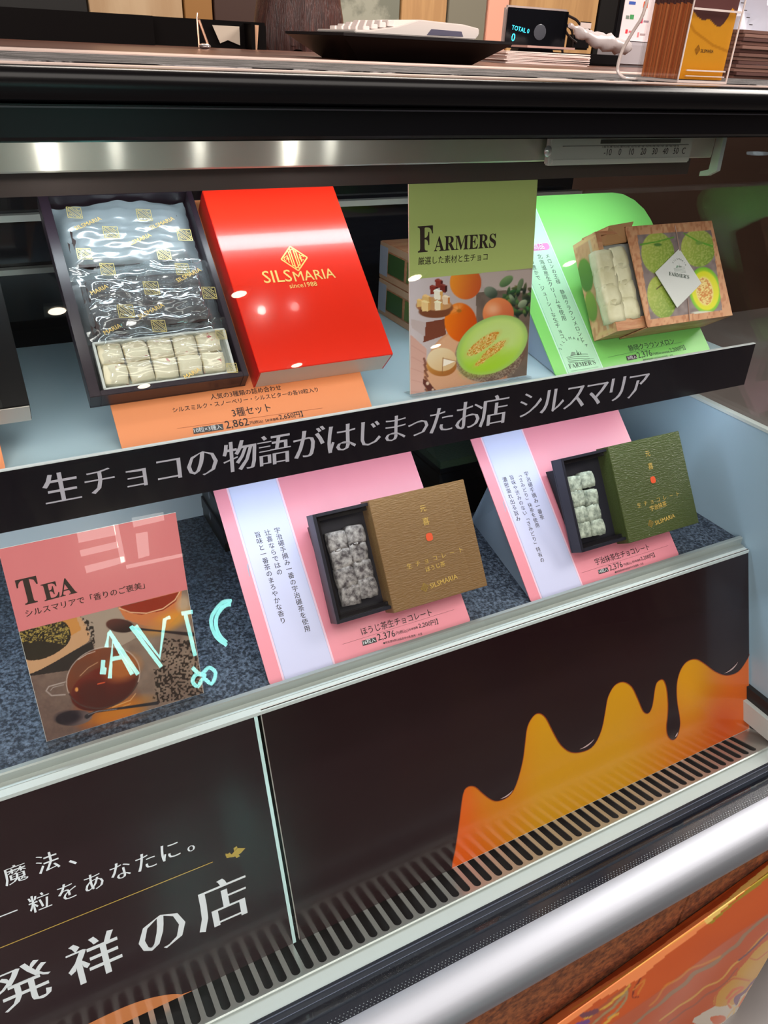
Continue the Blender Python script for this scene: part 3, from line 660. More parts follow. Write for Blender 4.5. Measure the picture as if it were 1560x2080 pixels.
# neighbour board cut by the frame on the left, with its own black box
xo = fo.px(12, 955)[0] + .0872
org2, fo2 = easel('orange easel board at the far left, mostly out of view', xo - .2465, .2465, .6363, .9455, 48, .255, (244, 150, 96))
org['group'] = org2['group'] = 'orange easel boards on the upper shelf'
xr = onY(15, 563, .76)[0]; f = Fr(xo - .1600, .6363 + .04 * math.sin(R(48)), .9455 + .04 * math.cos(R(48)), 48)
bb = tag(empty('gift_box', fr=f), 'black gift box lid leaning at the far left edge of the upper shelf', 'box')
xb = f.px(70, 862, .03)[0]
MB().box(xb - .145, xb, .0, .199, .003, .032).build('lid', mat('black_paper', (10, 8, 10), .4, spec=.2), bb, bevel=.0008)
MB().box(xb - .1445, xb - .0005, -.0006, .0, .004, .031).build('pale_side', mat('pale_box_side', (214, 204, 196), .5), bb)
MB().box(xb - .140, xb - .005, .003, .196, .0, .003).build('tray', BLACK, bb)

# ================================================================== PICTURE CARDS
LEAF = 0
def paint_farmers(x, y):
    k = c_(820, 540, 5.571)
    def K(*q): return k(*q)
    S = 5.571
    def e(cx, cy, rx, ry, *a, **kw): X, Y = K(cx, cy); p.ell(X, Y, rx / S, ry / S, *a, **kw)
    def pl(pts, col, a=1.): p.poly([K(*q) for q in pts], col, a)
    def ln(pts, wd, col, a=1.): p.line([K(*q) for q in pts], wd / S if not isinstance(wd, list) else [q / S for q in wd], col, a)
    p = Paint(x, y, (206, 186, 180)); p.grad(K(100, 300), K(1400, 700), (214, 202, 208), (150, 130, 118), 1)
    pl([(820, 300), (1460, 250), (1460, 620), (1400, 1340), (900, 1340), (820, 700)], (112, 94, 84), .9)
    p.mix(.5 * vnoise(x, y, 9, 3) * p.inpoly([K(*q) for q in [(820, 300), (1460, 250), (1460, 1340), (900, 1340)]]), (84, 70, 62))
    pl([(870, 80), (1460, 40), (1460, 320), (900, 240)], (190, 172, 168), .8)
    pl([(80, 780), (260, 940), (230, 1480), (70, 1480)], (214, 164, 150), .9)
    for q in range(5): ln([(90, 900 + q * 130), (250, 1000 + q * 110)], 8, (188, 136, 124), .5)
    # leaves
    rg = np.random.RandomState(4)
    for _ in range(46):
        a = rg.rand() * 180; cx = 1080 + rg.rand() * 380; cy = 250 + rg.rand() * 290; e(cx, cy, 40 + rg.rand() * 40, 16 + rg.rand() * 14, a, (60 + rg.rand() * 50, 84 + rg.rand() * 50, 62), dark=(30, 40, 34))
    e(1160, 175, 90, 48, -38, (128, 158, 104), dark=(70, 100, 66)); e(985, 300, 80, 62, 30, (128, 140, 122), dark=(52, 66, 54)); e(1345, 430, 60, 38, -40, (170, 182, 150), dark=(90, 104, 80)); e(1230, 380, 66, 24, 60, (140, 156, 124), dark=(60, 76, 58)); e(1320, 210, 30, 70, 20, (120, 140, 104), dark=(80, 96, 70))
    # round board
    pl([(250, 640), (460, 600), (480, 780), (220, 870)], (122, 64, 46)); pl([(80, 600), (250, 640), (240, 800), (90, 700)], (196, 178, 178))
    e(700, 1240, 470, 540, 8, (212, 158, 122), dark=(176, 120, 92)); e(690, 1230, 440, 500, 8, (222, 170, 134), dark=(190, 136, 106))
    for q in range(6): ln([(230 + 4 * q, 1050 + q * 70), (250 + q * 10, 1110 + q * 70)], 26, (104, 54, 40), .7)
    pl([(215, 1270), (300, 1330), (390, 1440), (300, 1450), (215, 1330)], (96, 48, 40)); e(270, 1330, 18, 20, 0, (220, 190, 170)); e(330, 1400, 14, 12, 0, (220, 190, 170))
    # oranges
    e(700, 190, 178, 190, 0, (244, 152, 44), dark=(196, 84, 40), light=(-.6, -.2)); pl([(500, -60), (900, -90), (880, 86), (500, 110)], (150, 170, 96))
    e(645, 640, 182, 222, -10, (246, 128, 20), dark=(196, 66, 10), light=(-.5, -.2)); e(590, 480, 60, 34, -30, (246, 176, 110), soft=12, a=.8); e(628, 508, 24, 18, 0, (150, 110, 40), soft=3)
    for q in range(7): t_ = q * .9; ln([(628, 508), (628 + 90 * math.cos(t_), 508 + 80 * math.sin(t_))], 5, (206, 96, 20), .6)
    e(1070, 540, 176, 180, 8, (236, 140, 84), dark=(190, 90, 60)); e(1010, 490, 70, 60, 0, (244, 186, 150), soft=14, a=.7)
    # cubes on the little dish
    e(350, 460, 210, 92, 4, (176, 112, 70), dark=(130, 74, 46)); e(350, 520, 180, 70, 0, (122, 70, 44)); e(350, 430, 190, 76, 4, (204, 150, 100))
    for cx, cy, s_, c1, c2 in ((400, 205, 46, (142, 52, 40), (84, 24, 22)), (340, 275, 46, (138, 50, 40), (78, 24, 22)), (450, 260, 44, (120, 44, 36), (60, 20, 20)), (260, 395, 54, (228, 186, 118), (206, 150, 80)), (185, 425, 40, (232, 190, 120), (206, 150, 90)), (250, 460, 54, (244, 208, 146), (214, 158, 90)), (390, 330, 52, (250, 242, 226), (226, 170, 96)), (480, 390, 46, (240, 212, 180), (206, 130, 66)), (394, 455, 48, (248, 232, 200), (216, 160, 90))):
        pl([(cx - s_, cy - s_), (cx + s_ * .4, cy - s_ * 1.1), (cx + s_ * .5, cy + s_), (cx - s_ * .8, cy + s_)], c1); pl([(cx + s_ * .4, cy - s_ * 1.1), (cx + s_, cy - s_ * .7), (cx + s_ * .9, cy + s_ * .7), (cx + s_ * .5, cy + s_)], c2); pl([(cx - s_, cy - s_), (cx - s_ * .3, cy - s_ * 1.4), (cx + s_, cy - s_ * .8), (cx + s_ * .3, cy - s_ * .7)], tuple(min(255, q + 22) for q in c1))
    # melon half
    e(990, 960, 430, 330, -27, (150, 116, 98), dark=(100, 76, 66)); m_ = p.inell(*K(960, 1010), 400 / S, 340 / S, -27)
    p.mix(m_ * ss((vnoise(x, y, 1.6, 8) - .45) * 5) * .6, (176, 160, 140))
    e(1000, 895, 432, 300, -30, (196, 222, 128), dark=(160, 200, 60), light=(.1, -.6), rim=(158, 192, 104)); e(1000, 880, 330, 200, -30, (196, 218, 136), soft=14, a=.7)
    e(960, 1090, 260, 110, -20, (158, 200, 40), soft=20, a=.7)
    for (cx, cy, L_, W_) in ((900, 880, 220, 60), (1020, 950, 170, 46), (880, 1080, 90, 24)):
        e(cx, cy, L_, W_, -36, (206, 180, 96), soft=6, a=.8)
        mm_ = p.inell(*K(cx, cy), L_ / S, W_ / S, -36); p.mix(mm_ * ss((vnoise(x * 1.2 + y, y, 2.2, 5) - .4) * 5), (200, 130, 40)); p.mix(mm_ * ss((vnoise(x, y, 1.5, 9) - .62) * 6), (240, 200, 130))
    # round cheese
    e(430, 1130, 168, 120, 0, (206, 146, 70), dark=(160, 96, 44)); e(430, 1060, 166, 132, 0, (236, 214, 176), dark=(214, 176, 128)); pl([(440, 1050), (590, 1080), (440, 1140)], (248, 236, 220)); ln([(445, 1040), (435, 1220)], 8, (150, 96, 50)); ln([(445, 1045), (590, 1080)], 7, (150, 96, 50))
    return p.c
def paint_tea(x, y):
    k = c_(0, 1180, 3.628); S = 3.628
    def K(*q): return k(*q)
    def e(cx, cy, rx, ry, *a, **kw): X, Y = K(cx, cy); p.ell(X, Y, rx / S, ry / S, *a, **kw)
    def pl(pts, col, a=1.): p.poly([K(*q) for q in pts], col, a)
    def ln(pts, wd, col, a=1.): p.line([K(*q) for q in pts], wd / S if not isinstance(wd, list) else [q / S for q in wd], col, a)
    p = Paint(x, y, (112, 88, 78)); p.grad(K(300, 1150), K(900, 350), (104, 80, 74), (150, 128, 112)); p.mix(.45 * vnoise(x, y, 14, 2), (84, 64, 60)); p.mix(.25 * vnoise(x, y, 3, 6), (150, 120, 104))
    pl([(520, 260), (880, 190), (1000, 420), (820, 520), (700, 500), (640, 330)], (172, 152, 136), .9)
    # tray of dry leaves
    pl([(215, 690), (680, 440), (700, 520), (640, 640), (230, 700)], (30, 22, 22), .85)
    pl(smooth_path([(100, 360), (400, 290), (560, 250), (640, 340), (660, 420), (600, 480), (215, 688), (130, 600)], 4, True), (204, 156, 116)); pl([(400, 300), (560, 260), (600, 360), (480, 430)], (206, 136, 62), .8)
    pl(smooth_path([(120, 380), (420, 300), (500, 330), (520, 420), (460, 500), (330, 570), (190, 580), (150, 480)], 4, True), (44, 34, 24))
    m_ = p.inpoly([K(*q) for q in [(120, 370), (430, 290), (520, 360), (480, 470), (300, 440), (150, 470)]]); p.mix(m_ * ss((vnoise(x, y * 1.5, 2.6, 11) - .42) * 6), (176, 150, 74)); p.mix(m_ * ss((vnoise(x, y, 2., 12) - .6) * 6), (30, 22, 16))
    for (pts, th_) in (([(590, 260), (690, 310), (700, 480), (660, 430), (610, 300)], .45), ([(1210, 420), (1440, 440), (1500, 840), (1120, 880), (1180, 640)], .5), ([(1130, 650), (1460, 660), (1480, 850), (1160, 900)], .42)):
        m_ = p.inpoly([K(*q) for q in pts]); p.mix(m_ * ss((vnoise(x, y, 3.2, 21) - th_) * 7), (44, 30, 26))
    # cup at the top
    pl([(870, 195), (1340, 70), (1330, 240), (1240, 330), (1060, 330), (920, 280)], (208, 120, 70)); pl([(880, 190), (1320, 80), (1300, 150), (1200, 220), (1040, 250), (930, 230)], (150, 44, 20)); ln([(880, 200), (960, 232), (1080, 238), (1200, 205), (1290, 140), (1325, 80)], 8, (240, 190, 150)); e(1240, 300, 170, 60, -25, (226, 150, 50), soft=14, a=.8); e(1100, 330, 130, 40, 0, (190, 120, 80), soft=10, a=.6)
    e(1350, 170, 50, 60, 0, (200, 170, 140), soft=12, a=.8)
    # spoon behind
    e(885, 330, 105, 50, 8, (96, 50, 42), dark=(40, 20, 20)); ln([(980, 350), (1160, 368), (1420, 395)], [20, 12, 30], (46, 32, 34))
    # glass cup
    e(780, 940, 250, 150, -20, (150, 62, 30), a=.5, soft=16); e(860, 960, 220, 60, -20, (206, 120, 30), soft=16, a=.8); e(900, 1000, 150, 40, -15, (196, 120, 44), soft=10, a=.8)
    e(760, 715, 275, 215, -22, (130, 66, 38), dark=(70, 28, 22), a=.95); e(760, 790, 250, 150, -22, (112, 34, 22), dark=(66, 20, 18)); e(680, 830, 110, 90, 0, (70, 22, 18), soft=14, a=.7); e(900, 640, 130, 90, -20, (196, 116, 50), soft=18, a=.75); e(610, 640, 90, 60, -30, (110, 62, 44), soft=14, a=.7)
    a_ = np.linspace(0, 2 * math.pi, 40); t_ = R(-22); rim = [(760 + 278 * math.cos(q) * math.cos(t_) - 218 * math.sin(q) * math.sin(t_), 712 + 278 * math.cos(q) * math.sin(t_) + 218 * math.sin(q) * math.cos(t_)) for q in a_]
    ln(rim, 7, (210, 190, 180), .75); ln(rim[4:20], 9, (60, 36, 34), .9)
    ln([(575, 580), (640, 540), (700, 520)], 5, (240, 230, 224), .8); ln([(590, 700), (650, 640), (720, 600)], 6, (230, 190, 150), .6); ln([(720, 760), (770, 748)], 8, (226, 90, 50)); ln([(830, 930), (960, 880), (1000, 830)], 6, (240, 190, 130), .7); ln([(840, 950), (960, 905)], 4, (240, 200, 150), .6); e(565, 800, 12, 16, 0, (220, 150, 80))
    ln([(480, 745), (360, 778), (340, 810), (380, 845), (480, 838)], 9, (196, 180, 174), .75); ln([(470, 765), (390, 785), (372, 808)], 4, (220, 210, 206), .7)
    # spoon in front
    e(545, 1010, 134, 56, -6, (120, 100, 98), dark=(20, 14, 20), light=(.7, .2)); e(500, 1005, 90, 44, -6, (36, 24, 34), soft=8); ln([(640, 1000), (700, 965), (840, 945), (1160, 900)], [34, 14, 16, 24], (44, 38, 44)); ln([(650, 985), (720, 960), (860, 945)], 4, (190, 180, 184), .8)
    e(900, 1010, 150, 26, -10, (196, 112, 40), soft=6, a=.8)
    return p.c
def card(name, label, f, quad, split, colr, paint, n, res_top_col):
    x0 = (f.px(*quad[0])[0] + f.px(*quad[3])[0]) / 2; x1 = (f.px(*quad[1])[0] + f.px(*quad[2])[0]) / 2; ht = (f.px(*quad[0])[1] + f.px(*quad[1])[1]) / 2; hs_ = (f.px(*split[0])[1] + f.px(*split[1])[1]) / 2
    y0 = .002
    e = tag(empty(name, fr=f), label, 'sign card')
    MB().box(x0, x1, y0, ht, -.0012, 0).build('card', mat('card_white_edge', (226, 224, 218), .5), e)
    decal('top_field_print', e, [([(x0, hs_), (x1, hs_), (x1, ht), (x0, ht)], colr)], 0, PRINT)
    picture('picture_print', e, f, (x0 + .0003, x1 - .0003, y0 + .0003, hs_), n, .0002, PRINT, paint)
    MB().box(x0 - .001, x1 + .001, 0, y0, -.012, .008).build('clear_foot', ACRYL, e)
    return e, x0, x1, ht, hs_
ff = Fr(0, .6485, .9457, 8)
fc, *_ = card('picture_card', 'green FARMERS card with photo of oranges, cut melon and cheese', ff, [(830, 373), (1091, 366), (1070, 775), (833, 805)], [(836, 564.6), (1078, 547.7)], (178, 194, 116), paint_farmers, (175, 190), None)
kf = c_(760, 340, 1.95)
t = Text(); SER = {c: chr(0x1D400 + ord(c) - 65) for c in 'ABCDEFGHIJKLMNOPQRSTUVWXYZ'}
t.line(SER['F'], ff.px(*kf(172, 337)), ff.px(*kf(232, 332)), 1.18); t.line(''.join(SER[c] for c in 'ARMERS'), ff.px(*kf(236, 332)), ff.px(*kf(481, 317)), 1.12)
t.line('厳選した素材と生チョコ', ff.px(*kf(173, 384)), ff.px(*kf(448, 365)), 1.05)
t.build('lettering', mat('deep_brown_ink', (48, 34, 28), .5), fc)
ft = Fr(0, .5585, .7083, 11)
tc_, *_ = card('picture_card', 'pink TEA card with photo of glass tea cups and spoons, on blue stone', ft, [(0, 1128), (355, 1030), (412, 1395), (95, 1512)], [(38, 1280), (382, 1200)], (226, 128, 132), paint_tea, (210, 190), None)
kt = c_(0, 860, 1.95)
t = Text()
t.line(SER['T'], ft.px(*kt(84, 722)), ft.px(*kt(166, 702)), 1.3); t.line(SER['E'] + SER['A'], ft.px(*kt(177, 703)), ft.px(*kt(306, 669)), 1.12)
t.line('シルスマリアで「香りのご褒美」', ft.px(*kt(103, 765)), ft.px(*kt(574, 650)), 1.05)
t.build('lettering', MATS['deep_brown_ink'], tc_)

# ================================================================== TEA CHOCOLATE BOXES
s48, c48 = math.sin(R(48)), math.cos(R(48))
TB = (.543 + .034 * s48, .708 + .034 * c48)
def choc_mesh(name, sx, sy, sz, seed, amp=.0006):
    rg = random.Random(seed); bm = bmesh.new(); bmesh.ops.create_cube(bm, size=1); bmesh.ops.subdivide_edges(bm, edges=bm.edges, cuts=3, use_grid_fill=True)
    for v in bm.verts:
        c = v.co; f_ = 1 - .085 * max(0, (abs(c.x) + abs(c.y) + abs(c.z)) * 2 - 2) / 1
        c.x *= sx * f_; c.y *= sy * f_; c.z *= sz * f_; c += Vector([rg.uniform(-amp, amp) for _ in range(3)])
    me = bpy.data.meshes.new(name); bm.to_mesh(me); bm.free(); me.polygons.foreach_set('use_smooth', [True] * len(me.polygons)); return me
COCOA = mat('cocoa_dusting', (64, 56, 60), .85, noise=(170, (1, 1, 1), .38, .66), col2=(176, 170, 168), bump=(400, (1, 1, 1), .3, .0006))
MATCHA = mat('matcha_dusting', (98, 108, 98), .85, noise=(160, (1, 1, 1), .34, .62), col2=(186, 194, 178), bump=(400, (1, 1, 1), .3, .0006))
CREAM = mat('cream_chocolate', (226, 222, 190), .5, noise=(60, (1, 1, 1), .4, .7), col2=(204, 198, 158), bump=(120, (1, 1, 1), .35, .001))
BERRY = mat('berry_flecked_chocolate', (246, 236, 206), .5, noise=(110, (1, 1, 1), .62, .67), col2=(206, 84, 92), bump=(120, (1, 1, 1), .35, .001))
for m_c in (COCOA, MATCHA, CREAM, BERRY):   # every piece gets its own dusting
    nt = m_c.node_tree; oi = nt.nodes.new('ShaderNodeObjectInfo'); ml = nt.nodes.new('ShaderNodeMath'); ml.operation = 'MULTIPLY'; ml.inputs[1].default_value = 40.; nt.links.new(oi.outputs['Random'], ml.inputs[0])
    for n in nt.nodes:
        if n.type == 'TEX_NOISE': n.noise_dimensions = '4D'; nt.links.new(ml.outputs[0], n.inputs['W'])
TRAY = mat('black_box_card', (30, 29, 40), .34)
def chocs(base, f, centres, size, m, w0, labels, group, var=3):
    ms = []
    for i in range(var):
        me = choc_mesh(base, size[0], size[1], size[2], 31 + i); me.materials.append(m); ms.append(me)
    for i, ((x, y), lab) in enumerate(zip(centres, labels)):
        u, v = f.px(x, y, w0 + size[2]); o = bpy.data.objects.new(base, ms[i % var]); C.objects.link(o)
        o.location = f.world(u, v, w0 + size[2] / 2); o.rotation_euler = (R(90 - f.t), 0, 0); o.rotation_euler.rotate_axis('Z', R(random.uniform(-4, 4))); tag(o, lab, 'chocolate', group)
LEATHER = dict(bump=(330, (.5, 1.8, 1), .5, .0015))
def tea_box(label, f, xt, xl_, xr_, lidcol, m_lid, sealcol):
    e = tag(empty('chocolate_box', fr=f), label, 'chocolate box')
    a, b = xt, xt + .1165; s0, s1, T_, D_ = .009, .1245, .0035, .021
    MB().box(a, b, s0, s1, .001, .003).build('tray_floor', TRAY, e)
    m_ = MB()
    for q in ((a, a + T_, s0, s1), (b - T_, b, s0, s1), (a + T_, b - T_, s0, s0 + T_), (a + T_, b - T_, s1 - T_, s1)): m_.box(*q, .003, D_)
    m_.build('tray_wall', TRAY, e, bevel=.0004)
    m_ = MB(); q = T_ + .0045
    for r_ in ((a + T_, a + q, s0 + T_, s1 - T_), (a + T_, b - T_, s0 + T_, s0 + q), (a + T_, b - T_, s1 - q, s1 - T_)): m_.box(*r_, .003, D_ - .006)
    m_.build('inner_tray', mat('inner_black_tray', (20, 17, 22), .22), e)
    # wedge under the box that props it on the board
    MB().hexa([(a + .006, s0 + .01, -.002), (b - .02, s0 + .01, -.002), (b - .02, s1 - .012, -.022), (a + .006, s1 - .012, -.022), (a + .006, s0 + .01, .001), (b - .02, s0 + .01, .001), (b - .02, s1 - .012, .001), (a + .006, s1 - .012, .001)]).build('prop_wedge', BLACK, e)
    l0, l1, D2 = .004, .1262, .0245
    MB().box(xl_, xr_, l0, l1, .0216, D2).build('lid', m_lid, e, bevel=.0005)
    m_ = MB()
    for r_ in ((xl_, xl_ + .002, l0, l1), (xr_ - .002, xr_, l0, l1), (xl_ + .002, xr_ - .002, l0, l0 + .002), (xl_ + .002, xr_ - .002, l1 - .002, l1)): m_.box(*r_, .0045 if r_[0] > xl_ else .0218, .0217)
    m_.build('lid_side', m_lid, e)
    MB().box(xl_, xl_ + .0015, l0, l1, .003, .0215).build('lid_left_side', m_lid, e)
    return e
fbz = Fr(0, TB[0], TB[1], 34)
BRL = mat('brown_leather_paper', (126, 94, 58), .34, spec=.55, **LEATHER); GRL = mat('green_leather_paper', (66, 76, 36), .32, spec=.55, **LEATHER)
box1 = tea_box('brown leather-look chocolate box with gold lettering, lid slid right, on pink board', fbz, .2605, .3235, .4425, None, BRL, None)
box2 = tea_box('dark green leather-look chocolate box with gold lettering, lid slid right, on pink board', fbz, .5825, .6530, .7735, None, GRL, None)
def lid_print(e, f, k, title, sub, g1, seal, brand, mark):
    t = Text(); W_ = .0247
    for ch, c0, em_ in g1: t.at(ch, f.px(*k(*c0), W_), em_, 1, .0, W_ + .0003)
    for ch, c0 in title: t.at(ch, f.px(*k(*c0), W_), .0068, 1, .008, W_ + .0003)
    t.line(sub[0], f.px(*k(*sub[1]), W_), f.px(*k(*sub[2]), W_), 1, w=W_ + .0003)
    t.line(brand[0], f.px(*k(*brand[1]), W_), f.px(*k(*brand[2]), W_), 1, w=W_ + .0003)
    t.build('gold_lettering', GOLD, e)
    su, sv = f.px(*k(*seal), W_); A = np.linspace(0, 2 * math.pi, 17)[:-1]
    pts = [(su + .0042 * np.sign(math.cos(q)) * abs(math.cos(q)) ** .7, sv + .0044 * np.sign(math.sin(q)) * abs(math.sin(q)) ** .7) for q in A]
    decal('red_seal_print', e, [(pts, (222, 84, 48))], W_, PRINT, .0003)
    mu, mv = f.px(*k(*mark), W_); r_ = .0048
    decal('mark_print', e, [(list(p), c) for p, c in logo([(mu - r_, mv - .0008), (mu + .0004, mv - r_), (mu + r_, mv + .0008), (mu - .0004, mv + r_)], (220, 182, 96))], W_ + .0001, printed('gold_mark', .3, metal=.7), 4e-6)
lid_print(box1, fbz, k1, [(ch, (880 + i * 66, 762 - i * 21)) for i, ch in enumerate('生チョコレート')], ('ほうじ茶', (1012, 805), (1160, 755)), [('元', (985, 315), .008), ('喜', (1008, 415), .009)], (1035, 535), ('SILSMARIA', (1045, 935), (1255, 855)), (1000, 925))
lid_print(box2, fbz, k3, [(ch, (945 + i * 56, 765 - i * 17)) for i, ch in enumerate('生チョコレート')], ('宇治抹茶', (1045, 815), (1190, 765)), [('元', (1020, 310), .008), ('喜', (1045, 420), .009)], (1067, 540), ('SILSMARIA', (1090, 940), (1262, 870)), (1047, 925))
c1 = [(330, 570), (470, 520), (365, 705), (492, 655), (397, 845), (530, 790), (435, 985), (566, 925)]
rows = ('top', 'second', 'third', 'bottom'); cc = [k1(*q) for q in c1]
chocs('raw_chocolate', fbz, cc, (.0205, .0215, .012), COCOA, .003, [f'cocoa dusted chocolate cube, {c} column, {r_} row of the brown box' for r_ in rows for c in ('left', 'right')], 'cocoa dusted chocolates in the brown box')
c2 = [(387, 577), (497, 535), (410, 705), (532, 692), (437, 845), (552, 828), (468, 980), (590, 955), (550, 440)]
chocs('raw_chocolate', fbz, [k3(*q) for q in c2[:8]], (.0195, .020, .012), MATCHA, .003, [f'pale matcha dusted chocolate cube, {c} column, {r_} row of the green box' for r_ in rows for c in ('left', 'right')], 'matcha dusted chocolates in the green box')

# ================================================================== RED AND BLACK THREE-KIND SET
fs = Fr(0, .6375, .9459, 48)
RED = mat('red_gloss_paper', (232, 46, 26), .22, coat=.35, spec=.4)
rl = tag(empty('red_gift_box', fr=fs), 'glossy red box lid with gold diamond emblem, leaning on orange board', 'box lid')
MB().box(.2195, .3600, .0400, .2410, .0295, .0312).build('lid_top', RED, rl, bevel=.0005)
m_ = MB()
for r_ in ((.2195, .2212, .0400, .2410), (.3583, .3600, .0400, .2410), (.2212, .3583, .2393, .2410)): m_.box(*r_, .001, .0295)
m_.build('lid_side', mat('deep_red_side', (196, 20, 24), .3), rl)
MB().box(.2212, .3583, .0400, .0417, .001, .0295).build('lid_lower_side', mat('pale_lid_side', (206, 190, 178), .45), rl)
W_ = .0313
LQ = c_(520, 480, 7.8)
q = [fs.px(*LQ(*p), W_) for p in ((400, 365), (672, 545), (812, 335), (540, 160))]
decal('gold_emblem_print', rl, logo(q, (240, 196, 104)), W_, printed('gold_mark2', .3, metal=.35), 5e-6)
t = Text(); t.line('SILS', fs.px(*LQ(135, 742), W_), fs.px(*LQ(585, 712), W_), 1.05, w=W_ + .0002); t.line('MARIA', fs.px(*LQ(622, 716), W_), fs.px(*LQ(1268, 655), W_), 1.05, w=W_ + .0002); t.line('since1988', fs.px(*LQ(540, 825), W_), fs.px(*LQ(975, 785), W_), 1.0, w=W_ + .0002)
t.build('gold_lettering', mat('gold_print_ink', (238, 200, 112), .35, .3), rl)
st = tag(empty('gift_box_tray', fr=fs), 'open black set box holding three wrapped packets, beside the red lid', 'box')
a, b, s0, s1 = .0700, .2120, .0430, .2530; T_ = .0055
SETB = mat('dark_plum_card', (40, 28, 38), .32)
MB().box(a, b, s0, s1, .001, .003).build('tray_floor', SETB, st)
m_ = MB()
for r_ in ((a, a + .009, s0, s1), (b - T_, b, s0, s1), (a + .009, b - T_, s0, s0 + T_), (a + .009, b - T_, s1 - T_, s1)): m_.box(*r_, .003, .022)
m_.build('tray_wall', SETB, st, bevel=.0005)
FILM_SHEEN = clear('sheen_film', 1.75, (.95, .97, .97), .22, .14, bump=(9, (1, 1.8, 1), .5, .012), boost=1.8, sheen=.34)  # bluish diffuse share paints the reflection on the top packet
FILM_CLEAR = clear('smooth_clear_film', 1.6, (.98, .99, .99), .10, .03, bump=(9, (1, 2.4, 1), .5, .010), boost=1.3, sheen=.03)
def packet(label, x0, x1, y0, y1, w0, tilt, kind, logos, words, curl=.010, film=None):
    f = Fr(*fs.world(0, y0, w0), 48 - tilt); e = tag(empty('wrapped_packet', fr=f), label, 'packet'); h = y1 - y0
    if kind == 'dark':
        MB().box(x0 + .006, x1 - .008, .004, h - .012, 0, .010).build('chocolate_slab', mat('dark_chocolate_slab', (52, 34, 34), .4, bump=(60, (1, 1, 1), .3, .002)), e, bevel=.004, seg=3)
        m_ = MB()
        for i in range(5):
            xx = x0 + .012 + i * (x1 - x0 - .026) / 4; 
            if i: m_.box(xx - .012, xx - .0115, .006, h - .016, .0098, .0102)
        m_.build('score_line', mat('score_line', (30, 18, 20), .5), e)
    else:
        m_ = MB(); t_ = .0022; A_, B_, c0, c1_ = x0 + .003, x1 - .004, .003, h - .012
        m_.box(A_, B_, c0, c1_, 0, .001)
        for r_ in ((A_, A_ + t_, c0, c1_), (B_ - t_, B_, c0, c1_), (A_, B_, c0, c0 + t_), (A_, B_, c1_ - t_, c1_)): m_.box(*r_, .001, .0125)
        m_.build('plastic_tray', mat('frosted_plastic_tray', (206, 210, 206), .25, spec=.6), e, bevel=.0008)
    # wrinkled film
    nx, ny = 60, 26; vs = []; rg = np.random.RandomState(int(x0 * 1e4 + y0 * 1e4) % 999)
    ph = rg.rand(6) * 6
    for j in range(ny):
        for i in range(nx):
            u = i / (nx - 1); v = j / (ny - 1); dome = min(1, 8 * min(u, 1 - u)) * min(1, 6 * min(v, 1 - v))
            zz = .0015 + .0125 * dome + .0011 * math.sin(9 * u + 17 * v + ph[0]) * dome + .0009 * math.sin(31 * u * (1 + .2 * v) - 12 * v + ph[1]) + .0007 * math.sin(52 * v + 6 * u + ph[2]) * (.4 + dome) + curl * max(0, v - .86) / .14 * (.6 + .4 * math.sin(7 * u + ph[3]))
            vs.append((x0 + u * (x1 - x0) + .0006 * math.sin(40 * v + ph[4]), v * h + .0008 * math.sin(23 * u + ph[5]), zz))
    idx = np.arange(nx * ny).reshape(ny, nx); F_ = np.stack([idx[:-1, :-1], idx[:-1, 1:], idx[1:, 1:], idx[1:, :-1]], -1).reshape(-1, 4)
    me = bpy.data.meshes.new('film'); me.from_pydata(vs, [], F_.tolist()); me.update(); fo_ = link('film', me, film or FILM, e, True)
    P_ = []
    for (lu, lv, s_) in logos:
        s_ *= 1.25
        cx_, cy_ = x0 + lu * (x1 - x0), lv * h; P_ += logo([(cx_ - s_, cy_ - s_ * .8), (cx_ + s_ * .9, cy_ - s_), (cx_ + s_, cy_ + s_ * .8), (cx_ - s_ * .9, cy_ + s_)], (212, 192, 118), .62)
    decal('gold_emblem_print', e, P_, .0172, printed('gold_mark3', .35, metal=.3), 4e-6)
    t = Text()
    for wd, lu, lv in words: p0 = np.array([x0 + lu * (x1 - x0), lv * h]); t.line(wd, p0, p0 + np.array([.021 * len(wd) / 9 + .004, .009 * len(wd) / 9 + .001]), 1, w=.0176)
    t.build('gold_lettering', MATS['gold_print_ink'], e)
    return e, f
pk1, fp1 = packet('dark chocolate packet in gold-printed film, topmost of three in the set box', .0805, .2045, .168, .2450, .004, 0, 'dark', [(.14, .80, .0052), (.36, .50, .0055), (.64, .72, .0055), (.90, .40, .0055), (.13, .22, .005), (.70, .14, .005)], [('SILSMARIA', .12, .55), ('SILSMARIA', .45, .28), ('SILSMARIA', .66, .5)], film=FILM_SHEEN)
pk2, fp2 = packet('dark chocolate packet in gold-printed film, middle of three in the set box', .0805, .2060, .100, .1730, .006, 5, 'dark', [(.25, .88, .005), (.30, .30, .0055), (.52, .58, .0055), (.78, .80, .005), (.93, .44, .0052), (.5, .06, .005)], [('MARIA', .10, .55), ('SILSMARIA', .72, .62), ('SILSMARIA', .38, .18), ('MARIA', .12, .02)])
pk3, fp3 = packet('white berry chocolate packet in clear film, lowest of three in the set box', .0800, .2065, .0475, .1080, .006, 5, 'tray', [(.92, .66, .004), (.93, .10, .004)], [('MARIA', .58, .02)], film=FILM_CLEAR)
k8 = c_(80, 380, 3.545)
bc = [(500, 1140), (690, 1100), (850, 1070), (1030, 1040), (1190, 1040), (540, 1270), (700, 1240), (880, 1200), (1060, 1170), (1220, 1150)]
pos = ['leftmost', 'second from left', 'middle', 'second from right', 'rightmost']
hb = .1080 - .0475; cen = []
ms = []
for i in range(3):
    me = choc_mesh('berry_chocolate', .0205, .0185, .0085, 71 + i); me.materials.append(BERRY); ms.append(me)
